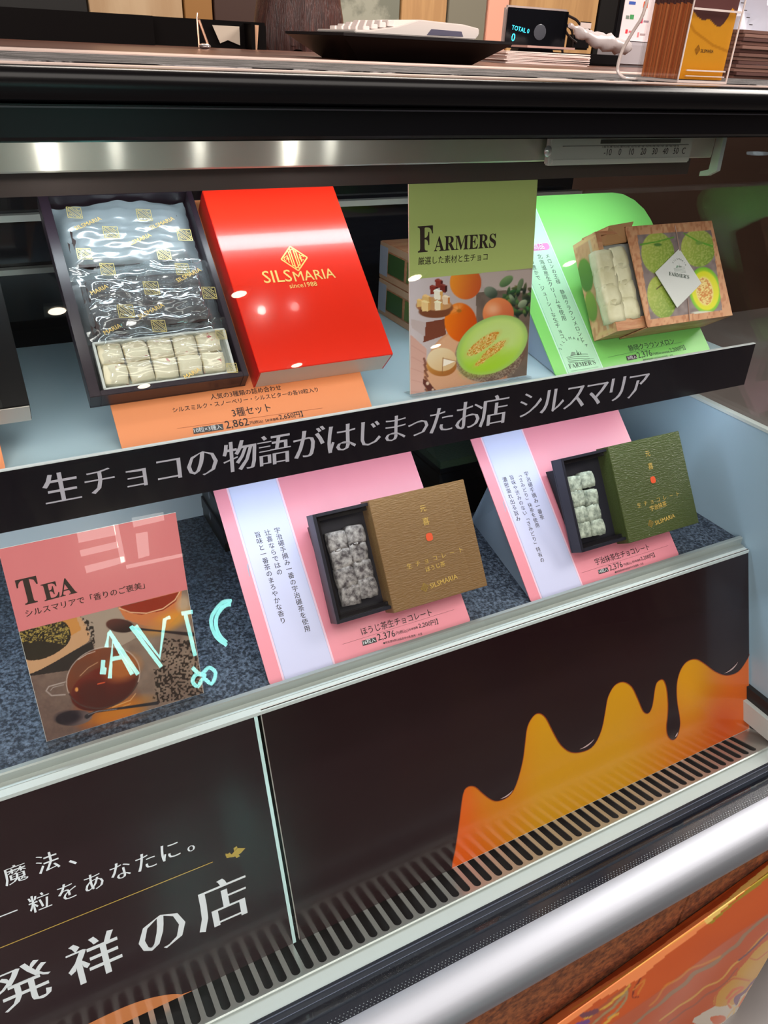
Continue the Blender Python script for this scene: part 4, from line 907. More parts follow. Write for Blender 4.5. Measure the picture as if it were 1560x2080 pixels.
for r_ in range(2):
    for c in range(5):
        u = .0860 + .0105 + c * .0222; v = .0335 - r_ * .0195 + .002
        o = bpy.data.objects.new('berry_chocolate', ms[(r_ + c) % 3]); C.objects.link(o); o.location = fp3.world(u, v + .002, .0055); o.rotation_euler = (R(90 - fp3.t), 0, 0); o.rotation_euler.rotate_axis('Z', R(random.uniform(-5, 5)))
        tag(o, f'berry flecked white chocolate, {pos[c]} in the {("upper", "lower")[r_]} row of the lowest packet', 'chocolate', 'berry flecked chocolates in the lowest packet')

# ================================================================== MELON CRATE BOX
fm = Fr(0, .6556, .9622, 34)
def paint_wood(p, seed=3, sx=3., sy=14.):
    n = vnoise(p.x * .9 + p.y * .3, p.y, sy, seed); m2 = vnoise(p.x, p.y * .4, sx, seed + 1); p.mix(.6 * n, (232, 190, 150)); p.mix(.45 * ss((m2 - .5) * 4), (168, 100, 66))
def paint_melon(x, y):
    k = k6; S = 4.333
    def K(*q): return k(*q)
    def e(cx, cy, rx, ry, *a, **kw): X, Y = K(cx, cy); p.ell(X, Y, rx / S, ry / S, *a, **kw)
    p = Paint(x, y, (206, 146, 108)); paint_wood(p)
    inner = [K(*q) for q in ((668, 205), (1320, 160), (1418, 868), (785, 945))]
    p.poly(inner, (128, 112, 112)); m_ = p.inpoly(inner); p.mix(m_ * .5 * vnoise(x, y, 7, 5), (176, 164, 162))
    q = Paint(x, y, (0, 0, 0)); keep = p.c.copy()
    for cx, cy, rx, ry, a in ((850, 365, 145, 185, -6), (1205, 320, 150, 165, -8), (885, 750, 125, 190, -10)):
        e(cx, cy, rx, ry, a, (196, 204, 98), dark=(108, 142, 52), light=(-.3, -.2)); mm_ = p.inell(*K(cx, cy), rx / S, ry / S, a); p.mix(mm_ * .3 * ss((vnoise(x, y, 2.4, 7) - .5) * 5), (224, 222, 150))
    e(1265, 690, 140, 205, -8, (170, 214, 40), rim=(120, 190, 60)); e(1268, 695, 118, 172, -8, (226, 224, 40)); e(1262, 700, 76, 128, -8, (238, 216, 140), soft=3); mm_ = p.inell(*K(1262, 700), 66 / S, 118 / S, -8); p.mix(mm_ * ss((vnoise(x, y, 2., 9) - .45) * 6), (214, 140, 66)); e(1262, 890, 110, 16, 0, (216, 216, 200))
    p.line([K(700, 290), K(850, 262), K(990, 225)], [3.6, 2.6, 2.4], (96, 164, 54)); p.line([K(1080, 190), K(1200, 260), K(1350, 310)], [2, 3, 3.6], (96, 170, 54)); p.line([K(840, 680), K(890, 640)], 2.6, (96, 84, 50)); e(850, 290, 34, 14, 0, (88, 130, 60)); e(1215, 275, 34, 16, 0, (120, 160, 70))
    p.c = np.where(m_[:, None] > 0, p.c, keep); return p.c
def paint_melon_side(x, y):
    k = k6; S = 4.333
    def K(*q): return k(*q)
    p = Paint(x, y, (204, 156, 112)); paint_wood(p, 13, 4, 9)
    p.poly([K(*q) for q in ((130, 330), (250, 250), (400, 1000), (345, 1010))], (186, 140, 104), .6)
    for cx, cy, rx, ry, c1_, c2_ in ((215, 560, 62, 150, (120, 160, 48), (50, 96, 40)), (265, 835, 50, 135, (156, 172, 60), (70, 112, 48))): X, Y = K(cx, cy); p.ell(X, Y, rx / S, ry / S, -8, c1_, dark=c2_, light=(0, -.2))
    p.line([K(245, 250), K(420, 1060)], 5, (196, 178, 150)); p.line([K(75, 335), K(290, 215)], 6, (222, 184, 132)); p.line([K(340, 1085), K(450, 1040)], 7, (214, 176, 124)); return p.c
CRATE = mat('crate_print_wood', (208, 158, 118), .45, noise=(30, (1, 6, 6), .35, .7), col2=(176, 104, 70))
crate = tag(empty('melon_crate_box', fr=fm), 'opened wood-print melon crate box with four melons on its sleeve, on green board', 'chocolate box')
a, b, s0, s1, H_ = .6395, .7800, .0105, .1262, .0430; T_ = .004
MB().box(a, b, s0, s1, .0, .003).build('tray_floor', mat('brown_card', (150, 106, 72), .6), crate)
m_ = MB()
for r_ in ((a + T_, b, s0, s0 + T_), (a + T_, b, s1 - T_, s1)): m_.box(*r_, .003, H_ - .003)
m_.build('tray_wall', CRATE, crate); MB().box(a, a + T_, s0, s1, .003, H_ - .004).build('tray_end', CRATE, crate)
m_ = MB()
for r_ in ((a, a + .007, s0, s1), (a + .007, .69, s0, s0 + .0135)): m_.box(*r_, H_ - .004, H_ - .0028)
m_.build('front_rim', CRATE, crate)
MB().box(a + .009, .775, s0 + .012, s1 - .012, .003, .027).build('inner_tray', mat('frosted_plastic_tray', (206, 210, 206), .25), crate)
m_ = MB(); m_.prism([(.652, s1 - .016, H_ - .006), (.685, s1 - .014, H_ - .006), (.69, s1 + .004, H_ + .006), (.66, s1 + .004, H_ - .002), (.638, s1 + .0, .018)], np.array([0, .001, .0008])); m_.build('open_flap', mat('kraft_flap', (186, 140, 96), .6), crate)
# sleeve
a2, b2, z0, z1 = .6795, .8195, -.001, .0462; q0, q1 = .0085, .1272
m_ = MB()
for r_ in ((a2, b2, q0, q0 + .0012, z0, z1), (a2, b2, q1 - .0012, q1, z0, z1), (a2, b2, q0, q1, z0, z0 + .001), (b2 - .001, b2, q0, q1, z0, z1)): m_.box(*r_)
m_.build('sleeve_side', CRATE, crate); MB().box(a2, b2, q0, q1, z1 - .001, z1).build('sleeve_front', CRATE, crate)
picture('melon_print', crate, fm, (a2 + .0002, b2 - .0002, q0 + .0002, q1 - .0002), (130, 130), z1 + .0002, PRINT, paint_melon)
# printed left end of the tray: a grid in the plane x = a
ny, nz = 60, 40; V, Wz = np.meshgrid(np.linspace(s0, s1, ny), np.linspace(.0, H_ - .003, nz)); V = V.ravel(); Wz = Wz.ravel()
P_ = fm.o[None] + np.outer(np.full(len(V), a), [1, 0, 0]) + V[:, None] * fm.up + Wz[:, None] * fm.n - CAM; c = P_ @ RW; Xp = 780 + 1560 * c[:, 0] / c[:, 2]; Yp = 1040 + 1560 * c[:, 1] / c[:, 2]
idx = np.arange(ny * nz).reshape(nz, ny); F_ = np.stack([idx[:-1, :-1], idx[1:, :-1], idx[1:, 1:], idx[:-1, 1:]], -1).reshape(-1, 4)
me = bpy.data.meshes.new('end_print'); me.from_pydata(np.stack([np.full(len(V), a - .0002), V, Wz], 1).tolist(), [], F_.tolist()); me.update()
at = me.color_attributes.new('Col', 'FLOAT_COLOR', 'POINT'); at.data.foreach_set('color', np.concatenate([lin(np.clip(paint_melon_side(Xp, Yp), 0, 255)), np.ones((len(V), 1))], 1).ravel()); link('end_print', me, PRINT, crate)
mc = [(395, 430), (515, 402), (425, 580), (548, 548), (455, 725), (585, 695), (490, 868), (620, 842)]
chocs('cream_chocolate', fm, [k6(*q) for q in mc], (.0240, .0260, .014), CREAM, .0275, [f'cream coloured chocolate cube, {c} column, {r_} row of the melon crate' for r_ in rows for c in ('left', 'right')], 'cream chocolates in the melon crate')
# tag on its string
hg = tag(empty('hang_tag', fr=fm), 'white diamond paper tag on a string across the melon sleeve', 'tag')
TWW = z1 + .004
hq = [fm.px(*k6(*p), TWW) for p in ((828, 535), (1022, 845), (1235, 630), (1040, 325))]
MB().prism([(q[0], q[1], TWW - .0006) for q in hq], np.array([0, 0, .0006])).build('paper', mat('tag_paper', (216, 218, 216), .5), hg)
t = Text(); t.line("\U0001D405\U0001D400\U0001D411\U0001D40C\U0001D404\U0001D411'\U0001D412", fm.px(*k6(948, 560), TWW), fm.px(*k6(1125, 592), TWW), 1, w=TWW + .0003)
hc = np.array(fm.px(*k6(1040, 500), TWW)); ax = np.array(fm.px(*k6(1125, 592), TWW)) - np.array(fm.px(*k6(948, 560), TWW)); an0 = math.atan2(ax[1], ax[0])
for i, ch in enumerate('SILSMARIA'):
    an = an0 + R(150 - i * 15); t.at(ch, (hc[0] + .0115 * math.cos(an), hc[1] + .0115 * math.sin(an)), .003, 1, 0, TWW + .0003, an - math.pi / 2)
t.line('Crown Melon', fm.px(*k6(965, 640), TWW), fm.px(*k6(1085, 690), TWW), 1, w=TWW + .0003) if False else None
t.build('lettering', INKG, hg)
decal('emblem_print', hg, hill(hc[0], hc[1] + .001, .009), TWW, PRINT, 3e-6)
s_a = fm.px(*k6(998, 125), z1); s_b = fm.px(*k6(1040, 345), TWW); s_c = fm.px(*k6(1110, 770), z1); s_d = fm.px(*k6(1125, 960), z1)
MB().tube([(s_a[0], s_a[1], z1 + .0008), (s_b[0], s_b[1], TWW + .0008)], .0005, 6).tube([(s_c[0], s_c[1], z1 + .0008), (s_d[0], s_d[1], z1 + .0008)], .0005, 6).build('string', mat('twine', (170, 138, 126), .8), hg)

# ================================================================== STOCK BEHIND THE BOARDS
def stack_box(name, label, x, y, z, w_, d_, h_, lidm, basem, cat='box', group=None, extra=None):
    e = tag(empty(name, (x, y, z)), label, cat, group)
    MB().box(.001, w_ - .001, .001, d_ - .001, 0, h_ * .55).build('base', basem, e); MB().box(0, w_, 0, d_, h_ * .42, h_).build('lid', lidm, e, bevel=.0007)
    if extra: extra(e, w_, d_, h_)
    return e
DGREEN = mat('dark_green_paper', (44, 58, 42), .45, **LEATHER)
gx = onY(895.5, 939, .742); hz = (gx[2] - .7085) / 5
for i in range(5):
    stack_box('stock_box', ['dark green chocolate box, lowest of the stack behind the pink boards', 'dark green chocolate box, second from bottom of the stack behind the pink boards', 'dark green chocolate box, third from bottom of the stack behind the pink boards', 'dark green chocolate box, fourth from bottom of the stack behind the pink boards', 'dark green chocolate box, topmost of the stack behind the pink boards'][i], gx[0], .742, .7085 + hz * i, .118, .118, hz - .0004, DGREEN if i > 3 else BLACK, BLACK, group='dark green boxes stacked behind the pink boards')
k9 = c_(380, 980, 8.667)
bx0 = onZ(*k9(232, 560), .7085); bx1 = onZ(*k9(700, 1230), .7085); xx = (bx0[0] + bx1[0]) / 2
GREYC = mat('charcoal_card', (42, 42, 50), .4)
def diam(e, w_, d_, h_):
    for yy in (.3, .72): MB().prism([(-.0003, d_ * yy - .004, h_ * .7), (-.0003, d_ * yy, h_ * .7 - .006), (-.0003, d_ * yy + .004, h_ * .7), (-.0003, d_ * yy, h_ * .7 + .006)], np.array([.0002, 0, 0])).build('emblem', mat('silver_print', (150, 150, 160), .4), e)
for i in range(2):
    stack_box('stock_box', ['charcoal box with silver diamonds, lower of two behind the first pink board', 'charcoal box with silver diamonds, upper of two behind the first pink board'][i], xx + .001 * i, max(bx1[1], .68), .7085 + .0305 * i, .13, .195, .030, GREYC, BLACK, group='charcoal boxes behind the first pink board', extra=diam)
ms0 = onZ(774, 488, 1.041)
def melon_end(e, w_, d_, h_):
    vs = [(-.0004, d_, .002), (-.0004, 0, .002), (-.0004, 0, h_ - .002), (-.0004, d_, h_ - .002)]
    for k_, (a_, b_, c_2, d2, col) in enumerate(((.0, 1, 0, .2, (190, 150, 118)), (.0, 1, .8, 1, (196, 160, 130)), (.84, 1.0, .1, .9, (168, 172, 186)), (.1, .45, .22, .78, (96, 118, 54)), (.5, .82, .22, .78, (58, 88, 44)))):
        MB().prism([(-.0004 - .0002 * k_, a_ * d_, c_2 * h_ + .0005), (-.0004 - .0002 * k_, b_ * d_, c_2 * h_ + .0005), (-.0004 - .0002 * k_, b_ * d_, d2 * h_ - .0005), (-.0004 - .0002 * k_, a_ * d_, d2 * h_ - .0005)], np.array([.0002, 0, 0])).build('end_print', mat('melon_print_%d' % k_, col, .5), e)
    MB().ball((w_ * .5, d_ * .55, h_ - .0002), (.03, .045, .0006), 20, 6).build('melon_print', mat('melon_lime', (170, 200, 40), .5), e)
for i in range(2):
    stack_box('melon_crate_box', ['closed melon crate box, lower of two behind the FARMERS card', 'closed melon crate box, upper of two behind the FARMERS card'][i], ms0[0], ms0[1] - .135, .9457 + .0478 * i, .14, .135, .0474, CRATE, CRATE, 'chocolate box', 'closed melon crates behind the FARMERS card', melon_end)

# ================================================================== THERMOMETER
th_ = tag(empty('thermometer', (.5545, .688, 1.160)), 'white strip thermometer with scale, fixed to steel housing under the counter', 'thermometer')
MB().box(0, .203, 0, .008, 0, .0285).build('body', mat('white_plastic', (214, 214, 206), .35), th_, bevel=.0015)
MB().box(.004, .2, -.0015, 0, .0015, .006).build('lower_ridge', MATS['white_plastic'], th_, bevel=.0004)
MB().box(.066, .182, -.0006, .001, .0205, .0245).build('tube_slot', mat('slot_dark', (70, 70, 66), .3), th_)
MB().box(.016, .196, -.0004, .001, .0182, .0187).build('scale_line', INK, th_)
m_ = MB(); m_.ball((-.003, -.001, .014), (.0045, .003, .0055), 16, 10); m_.build('suction_cup', mat('shiny_knob', (220, 224, 226), .1, .6), th_, smooth=True)
V = []; F = []
tt = Text()
for s_2, x_ in (('-10', .078), ('0', .095), ('10', .112), ('20', .129), ('30', .146), ('40', .162), ('50', .178), ('C', .190)): tt.at(s_2, (x_, .0125), .0085, 1.1, 0, 0)
tt.v = [(x_, -.0005, y_) for x_, y_, _ in tt.v]
me = bpy.data.meshes.new('numerals'); me.from_pydata(tt.v, [], tt.f); me.update(); link('numerals', me, INK, th_)
m_ = MB()
for i in range(56): m_.box(.070 + i * .002, .0703 + i * .002, -.0005, 0, .0165, .0182 if i % 5 else .0180)
m_.build('tick_marks', INK, th_)['kind'] = 'stuff'

# ================================================================== ON THE COUNTER
ZC = 1.2402
# black serving tray with sloping sides
tr = tag(empty('serving_tray', (.62, 1.15, ZC)), 'black rectangular serving tray with flared sides, under the calculator', 'tray')
m_ = MB()
def frus(m_, xa, xb, ya, yb, xA, xB, yA, yB, z0, z1):
    lo = [(xa, ya, z0), (xb, ya, z0), (xb, yb, z0), (xa, yb, z0)]; hi = [(xA, yA, z1), (xB, yA, z1), (xB, yB, z1), (xA, yB, z1)]
    L_ = [m_.b.verts.new(q) for q in lo]; H_ = [m_.b.verts.new(q) for q in hi]
    m_.b.faces.new(L_[::-1])
    for i in range(4): m_.b.faces.new([L_[i], L_[(i + 1) % 4], H_[(i + 1) % 4], H_[i]])
frus(m_, -.088, .088, -.06, .06, -.131, .131, -.10, .10, 0, .029)
o = m_.build('pan', mat('black_tray', (12, 11, 12), .3), tr); sd = o.modifiers.new('thickness', 'SOLIDIFY'); sd.thickness = .002; sd.offset = 1
m_ = MB()
for r_ in ((-.133, .133, -.102, -.097), (-.133, .133, .097, .102), (-.133, -.128, -.097, .097), (.128, .133, -.097, .097)): m_.box(*r_, .0275, .031)
m_.build('rim', mat('tray_rim', (34, 32, 34), .25), tr)
# calculator lying on the tray, screen end raised
ca = tag(empty('calculator', (.515, 1.115, ZC + .0305)), 'white desktop calculator with raised screen end, lying on the black tray', 'calculator'); ca.scale = (.84, .84, .9)
m_ = MB(); m_.prism([(.0, -.05, .001), (.225, -.05, .001), (.232, -.05, .008), (.231, -.05, .016), (.20, -.05, .020), (.115, -.05, .0225), (.075, -.05, .012), (.03, -.05, .006), (.0, -.05, .005)], np.array([0, .15, 0]))
m_.build('body', mat('off_white_plastic', (226, 214, 208), .35), ca, bevel=.0012)
kb = MB()
KW = mat('key_white', (236, 224, 220), .4)
for i in range(4):
    for j in range(5): MB().box(.018 + i * .0145, .0295 + i * .0145, -.042 + j * .027, -.021 + j * .027, .005 + i * .0022, .0105 + i * .0030).build('key', KW, ca, bevel=.0008)
MB().prism([(.130, -.0508, .0035), (.200, -.0508, .004), (.196, -.0508, .0105), (.138, -.0508, .0115)], np.array([0, .001, 0])).build('solar_label', mat('label_grey_blue', (96, 92, 112), .4), ca)
MB().box(.130, .205, .02, .09, .0205, .0225).build('screen', mat('lcd_grey', (120, 128, 118), .15), ca)
# napkins
for i in range(9):
    o = MB().box(0, .20 + .004 * (i % 3), -.05, .09, 0, .0019).build('napkin', mat('napkin_paper', (238, 216, 208), .8), None, bevel=.0004)
    for v in o.data.vertices: v.co.z += .0012 * math.sin(v.co.x * 20 + i) * (v.co.x / .2)
    o.location = (.985 + .004 * math.sin(i * 2.3), 1.44, ZC + .0023 * i); o.rotation_euler.z = .02 * math.sin(i * 1.7)
    tag(o, 'white folded paper napkin, ' + ['lowest', 'second from bottom', 'third from bottom', 'fourth from bottom', 'fifth from bottom', 'sixth from bottom', 'seventh from bottom', 'next to topmost', 'topmost'][i] + ' in the stack right of the tray', 'napkin', 'napkins stacked right of the black tray')
# acrylic pamphlet stand
AX0, AX1, AY0, AY1 = .634, .700, .612, .668
sd_ = tag(empty('pamphlet_stand', (AX0, AY0, ZC)), 'clear acrylic pamphlet stand full of orange cards, at right end of counter', 'stand')
w_, d_ = AX1 - AX0, AY1 - AY0
MB().box(0, w_, 0, d_, .001, .0035).build('floor_plate', ACRYL, sd_); MB().box(0, w_, 0, .002, .0035, .060).build('front_plate', ACRYL, sd_); MB().box(0, .002, .002, d_, .0035, .085).build('side_plate', ACRYL, sd_); MB().box(w_ - .002, w_, .002, d_, .0035, .085).build('side_plate', ACRYL, sd_); MB().box(.002, w_ - .002, d_ - .002, d_, .0035, .11).build('back_plate', ACRYL, sd_)
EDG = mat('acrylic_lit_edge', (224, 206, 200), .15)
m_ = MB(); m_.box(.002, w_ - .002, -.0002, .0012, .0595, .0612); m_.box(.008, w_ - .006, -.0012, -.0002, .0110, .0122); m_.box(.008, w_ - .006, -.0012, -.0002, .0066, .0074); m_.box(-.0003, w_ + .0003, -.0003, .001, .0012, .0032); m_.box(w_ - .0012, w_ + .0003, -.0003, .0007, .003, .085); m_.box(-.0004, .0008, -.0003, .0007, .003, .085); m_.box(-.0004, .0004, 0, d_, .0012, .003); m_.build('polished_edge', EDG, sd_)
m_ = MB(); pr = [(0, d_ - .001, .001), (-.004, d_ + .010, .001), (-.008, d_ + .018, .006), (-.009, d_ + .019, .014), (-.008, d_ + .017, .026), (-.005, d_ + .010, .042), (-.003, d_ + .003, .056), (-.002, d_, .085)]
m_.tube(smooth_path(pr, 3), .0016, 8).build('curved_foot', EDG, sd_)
def paint_brochure(x, y):
    p = Paint(x, y, (92, 54, 52)); k = c_(1260, 0, 5.2)
    p.poly([k(*q) for q in smooth_path([(560, 120), (660, 100), (760, 110), (820, 180), (880, 215), (940, 205), (990, 255), (1040, 285), (1090, 250), (1140, 180), (1185, 90), (1230, 160), (1290, 150)], 4) + [(1320, 900), (540, 900)]], (236, 160, 40))
    p.mix(ss((y - 110) / 50) * .7, (240, 150, 20)); p.line([k(680, 150), k(780, 330), k(980, 480), k(1180, 560)], 6, (190, 120, 24), .6); return p.c
fbr = Fr(AX0, AY0 + .004, ZC + .0040, 0)
br = tag(empty('pamphlet', fr=fbr), 'front orange and brown pamphlet with dripping print, facing out of the acrylic stand', 'pamphlet')
MB().box(.0035, w_ - .0035, 0, .092, -.0006, 0).build('sheet', mat('pamphlet_paper', (226, 150, 60), .5), br)
picture('front_print', br, fbr, (.0036, w_ - .0036, .0002, .0918), (80, 90), .0002, PRINT, paint_brochure)
t = Text(); t.line('SILSMARIA', (.0255, .0225), (.0425, .0225), 1.1, w=.0005); t.build('lettering', INK, br)
decal('emblem_print', br, logo([(.0175, .0245), (.021, .0205), (.0245, .0245), (.021, .0285)], (150, 96, 30)), .0005, PRINT, 2e-6)
n_p = 34; PCOL = [mat('pamphlet_edge_%d' % i, c, .5) for i, c in enumerate(((206, 116, 66), (222, 138, 84), (184, 96, 54), (214, 126, 74)))]
for i in range(n_p):
    yy = AY0 + .0052 + i * (d_ - .0085) / n_p; h_ = .060 + .0004 * (i % 5)
    e = tag(empty('pamphlet', (AX0, yy, ZC + .0038)), 'orange pamphlet with brown top, packed edge-on in the acrylic stand', 'pamphlet', 'pamphlets packed in the acrylic stand')
    MB().box(.0030 + .0006 * (i % 3), w_ - .004, 0, .0011, 0, h_).build('orange_part', PCOL[i % 4], e); MB().box(.0030 + .0006 * (i % 3), w_ - .004, 0, .0011, h_, .092).build('brown_top', mat('pamphlet_brown', (104, 66, 62), .5), e)
# stack of brown cards and paper bag at the right end
BC = [mat('brown_card_%d' % i, c, .55) for i, c in enumerate(((112, 76, 66), (90, 56, 50), (136, 98, 86)))]
for i in range(13):
    o = MB().box(0, .17, 0, .12, 0, .0042).build('brown_card', BC[i % 3], None, bevel=.0006); o.location = (.995 + .002 * math.sin(i * 1.9), .86 + .002 * math.cos(i * 2.7), ZC + .0045 * i)
    tag(o, 'folded brown paper card, ' + ['lowest', 'second from bottom', 'third from bottom', 'fourth from bottom', 'fifth from bottom', 'sixth from bottom', 'middle one', 'sixth from top', 'fifth from top', 'fourth from top', 'third from top', 'second from top', 'topmost'][i] + ' in the stack at the right end', 'card', 'brown cards stacked at the right end of the counter')
pb = tag(empty('paper_bag', (1.09, 1.02, ZC)), 'crumpled white paper bag with dark dashes, behind the brown cards', 'bag')
m_ = MB(); nx, ny = 14, 12
g_ = [[m_.b.verts.new((-.03 + .20 * i / (nx - 1) + .006 * math.sin(j * 1.3), .012 * math.sin(i * 1.1 + j * .8) + .02 * (j / ny), .155 * j / (ny - 1) + .004 * math.sin(i * .9))) for i in range(nx)] for j in range(ny)]
for j in range(ny - 1):
    for i in range(nx - 1): m_.b.faces.new([g_[j][i], g_[j][i + 1], g_[j + 1][i + 1], g_[j + 1][i]])
o = m_.build('front_face', mat('white_bag_paper', (206, 206, 220), .5), pb, smooth=True); o.modifiers.new('thickness', 'SOLIDIFY').thickness = .004
m_ = MB()
for i in range(9): m_.box(.02 + .010 * i, .026 + .010 * i, -.016, -.0145, .125 - .009 * i, .1262 - .009 * i)
m_.build('dash_print', INK, pb)
# customer display
ps = tag(empty('customer_display', (1.205, 1.70, ZC)), 'black customer display with cyan readout, behind the napkins', 'display')
MB().box(-.012, .168, 0, .016, .03, .108).build('bezel', mat('pos_grey_edge', (176, 160, 156), .35), ps, bevel=.005)
MB().box(-.010, .163, -.002, 0, .026, .104).build('screen', mat('pos_screen', (14, 15, 20), .12), ps, bevel=.0008)
MB().prism([(.02, .004, .0), (.15, .004, .0), (.13, .004, .034), (.04, .004, .034)], np.array([0, .03, 0])).build('foot', BLACK, ps)
t = Text(); t.line('TOTAL 0', (.004, .062), (.054, .056), 1.0); t.line('0', (.006, .040), (.016, .039), 1.); t.v = [(x_, -.0026, y_) for x_, y_, _ in t.v]
t.build('readout', mat('cyan_readout', (60, 210, 240), .4, emit=(60, 215, 245), emit_s=1.4), ps)
MB().ball((.085, -.003, .060), (.018, .001, .016), 14, 8).build('badge', mat('dim_grey_badge', (78, 80, 88), .3), ps)
# crumpled clear bag on a black terminal
tm = tag(empty('card_terminal', (1.235, 1.55, ZC)), 'black card terminal under a crumpled clear plastic bag', 'terminal')
MB().box(0, .18, 0, .10, 0, .022).build('body', BLACK, tm, bevel=.004); MB().box(-.07, .06, .02, .08, .028, .032).build('paper_slip', mat('slip', (190, 150, 140), .5), tm)
pl_ = tag(empty('plastic_bag', (1.215, 1.50, ZC + .004)), 'crumpled grey-white plastic bag lying over the card terminal', 'bag')
m_ = MB(); m_.tube(smooth_path([(.0, 0, .066), (.03, .002, .058), (.06, 0, .048), (.10, .003, .042), (.14, 0, .036), (.18, .004, .034)], 4), [.003, .004, .005, .007, .008, .009, .010, .010, .012, .013, .014, .014, .015, .015, .015, .014, .014, .013, .012, .010, .006], 12)
o = m_.build('sheet', mat('grey_white_film', (172, 162, 162), .3), pl_, smooth=True)
dp = o.modifiers.new('crumple', 'DISPLACE'); tx_ = bpy.data.textures.new('crumple', 'CLOUDS'); tx_.noise_scale = .02; dp.texture = tx_; dp.strength = .02
# cables and adapter
cb = tag(empty('power_adapter', (1.44, 1.78, ZC)), 'black power adapter with tangled cables, beside the payment sign', 'adapter')
MB().box(.02, .075, 0, .03, .03, .062).build('block', BLACK, cb, bevel=.004); MB().box(.03, .068, -.004, 0, .074, .090).build('white_plug', mat('off_white_plastic2', (226, 206, 198), .4), cb, bevel=.002)
for i, ps_ in enumerate(([(-.03, 0, .10), (-.02, 0, .085), (.01, 0, .07), (.02, .0, .035)], [(-.025, 0, .105), (.0, 0, .098), (.02, 0, .092), (.035, 0, .082)], [(-.02, 0, .08), (-.015, 0, .04), (-.0, 0, .0)], [(-.03, 0, .09), (.0, 0, .06), (.03, 0, .045)])):
    MB().tube(smooth_path(ps_, 5), .003, 6).build('cable', mat('cable_brown_black', (34, 22, 18), .4), cb, smooth=True)
# payment sign board
sg = tag(empty('payment_sign', (1.445, 1.60, ZC)), 'white payment sign with small coloured marks on a black-framed stand', 'sign')
MB().box(-.015, .13, 0, .008, .045, .24).build('black_frame', BLACK, sg, bevel=.001); MB().box(-.002, .13, -.0012, 0, .052, .24).build('sheet', mat('sign_sheet', (232, 214, 216), .4), sg)
MB().box(-.02, .11, -.03, .05, 0, .05).build('grey_holder', mat('grey_holder', (172, 164, 168), .35), sg, bevel=.006)
DC = []
def sgp(x, z, w2, h2, col): DC.append(([(x, z), (x + w2, z), (x + w2, z + h2), (x, z + h2)], col))
sgp(.020, .094, .012, .009, (70, 150, 90)); sgp(.008, .094, .010, .007, (120, 130, 120)); sgp(.052, .088, .009, .010, (206, 60, 90)); sgp(.064, .090, .016, .004, (150, 130, 140)); sgp(.014, .066, .007, .008, (226, 60, 70)); sgp(.024, .068, .014, .004, (200, 120, 130)); sgp(.052, .060, .005, .010, (214, 130, 130)); sgp(.060, .064, .016, .004, (170, 150, 150)); sgp(.054, .118, .014, .012, (226, 90, 40)); sgp(.010, .122, .02, .006, (60, 90, 170)); sgp(.02, .150, .016, .010, (220, 60, 60)); sgp(.055, .150, .016, .010, (60, 110, 190))
o = decal('payment_marks_print', sg, DC, .0, PRINT, 1e-5)
for v in o.data.vertices: v.co = (v.co.x, -.0014 - v.co.z, v.co.y)
# low black rack, note, metal clip stand at the far side
rk = tag(empty('counter_rack', (-.7, 1.70, ZC)), 'low black rack running along the far left edge of the counter', 'rack')
RB = mat('rack_black', (9, 5, 5), .5, spec=.1)
MB().box(0, 1.10, .0, .05, 0, .047).build('box', RB, rk); MB().box(1.10, 1.335, .045, .05, .042, .047).build('top_bar', RB, rk); MB().box(1.10, 1.335, .04, .05, 0, .042).build('back_plate', RB, rk); MB().box(1.29, 1.298, .0, .05, 0, .044).build('divider', RB, rk)
nt_ = MB().prism([(0, 0, .038), (.055, 0, .038), (.055, 0, .006), (.030, 0, .014), (.014, 0, .008)], np.array([0, .001, 0])).build('paper_note', mat('note_paper', (206, 190, 172), .7), None); nt_.location = (.523, 1.735, ZC)
tag(nt_, 'grey-white paper note standing in the black rack', 'note')
pn = MB().prism([(0, 0, .0), (.014, 0, .0), (.019, 0, .042), (0, 0, .042)], np.array([0, .012, 0])).build('wooden_block', mat('pale_wood', (222, 172, 136), .6), None); pn.location = (.595, 1.722, ZC); tag(pn, 'pale wooden block upright at the right end of the black rack', 'block')
cl = tag(empty('card_clip', (.4325, 1.52, ZC)), 'small brass wire clip stand in front of the black rack', 'clip')
MB().tube([(0, 0, .002), (0, 0, .045), (.0015, 0, .052)], .0018, 8).tube([(.003, 0, .042), (.016, 0, .006)], .0022, 8).build('wire', mat('brass_wire', (226, 178, 150), .25, .8), cl, smooth=True)
MB().ball((.010, 0, .004), (.011, .008, .0045), 14, 8).build('base', mat('shiny_base', (220, 210, 210), .12, .8), cl, smooth=True)

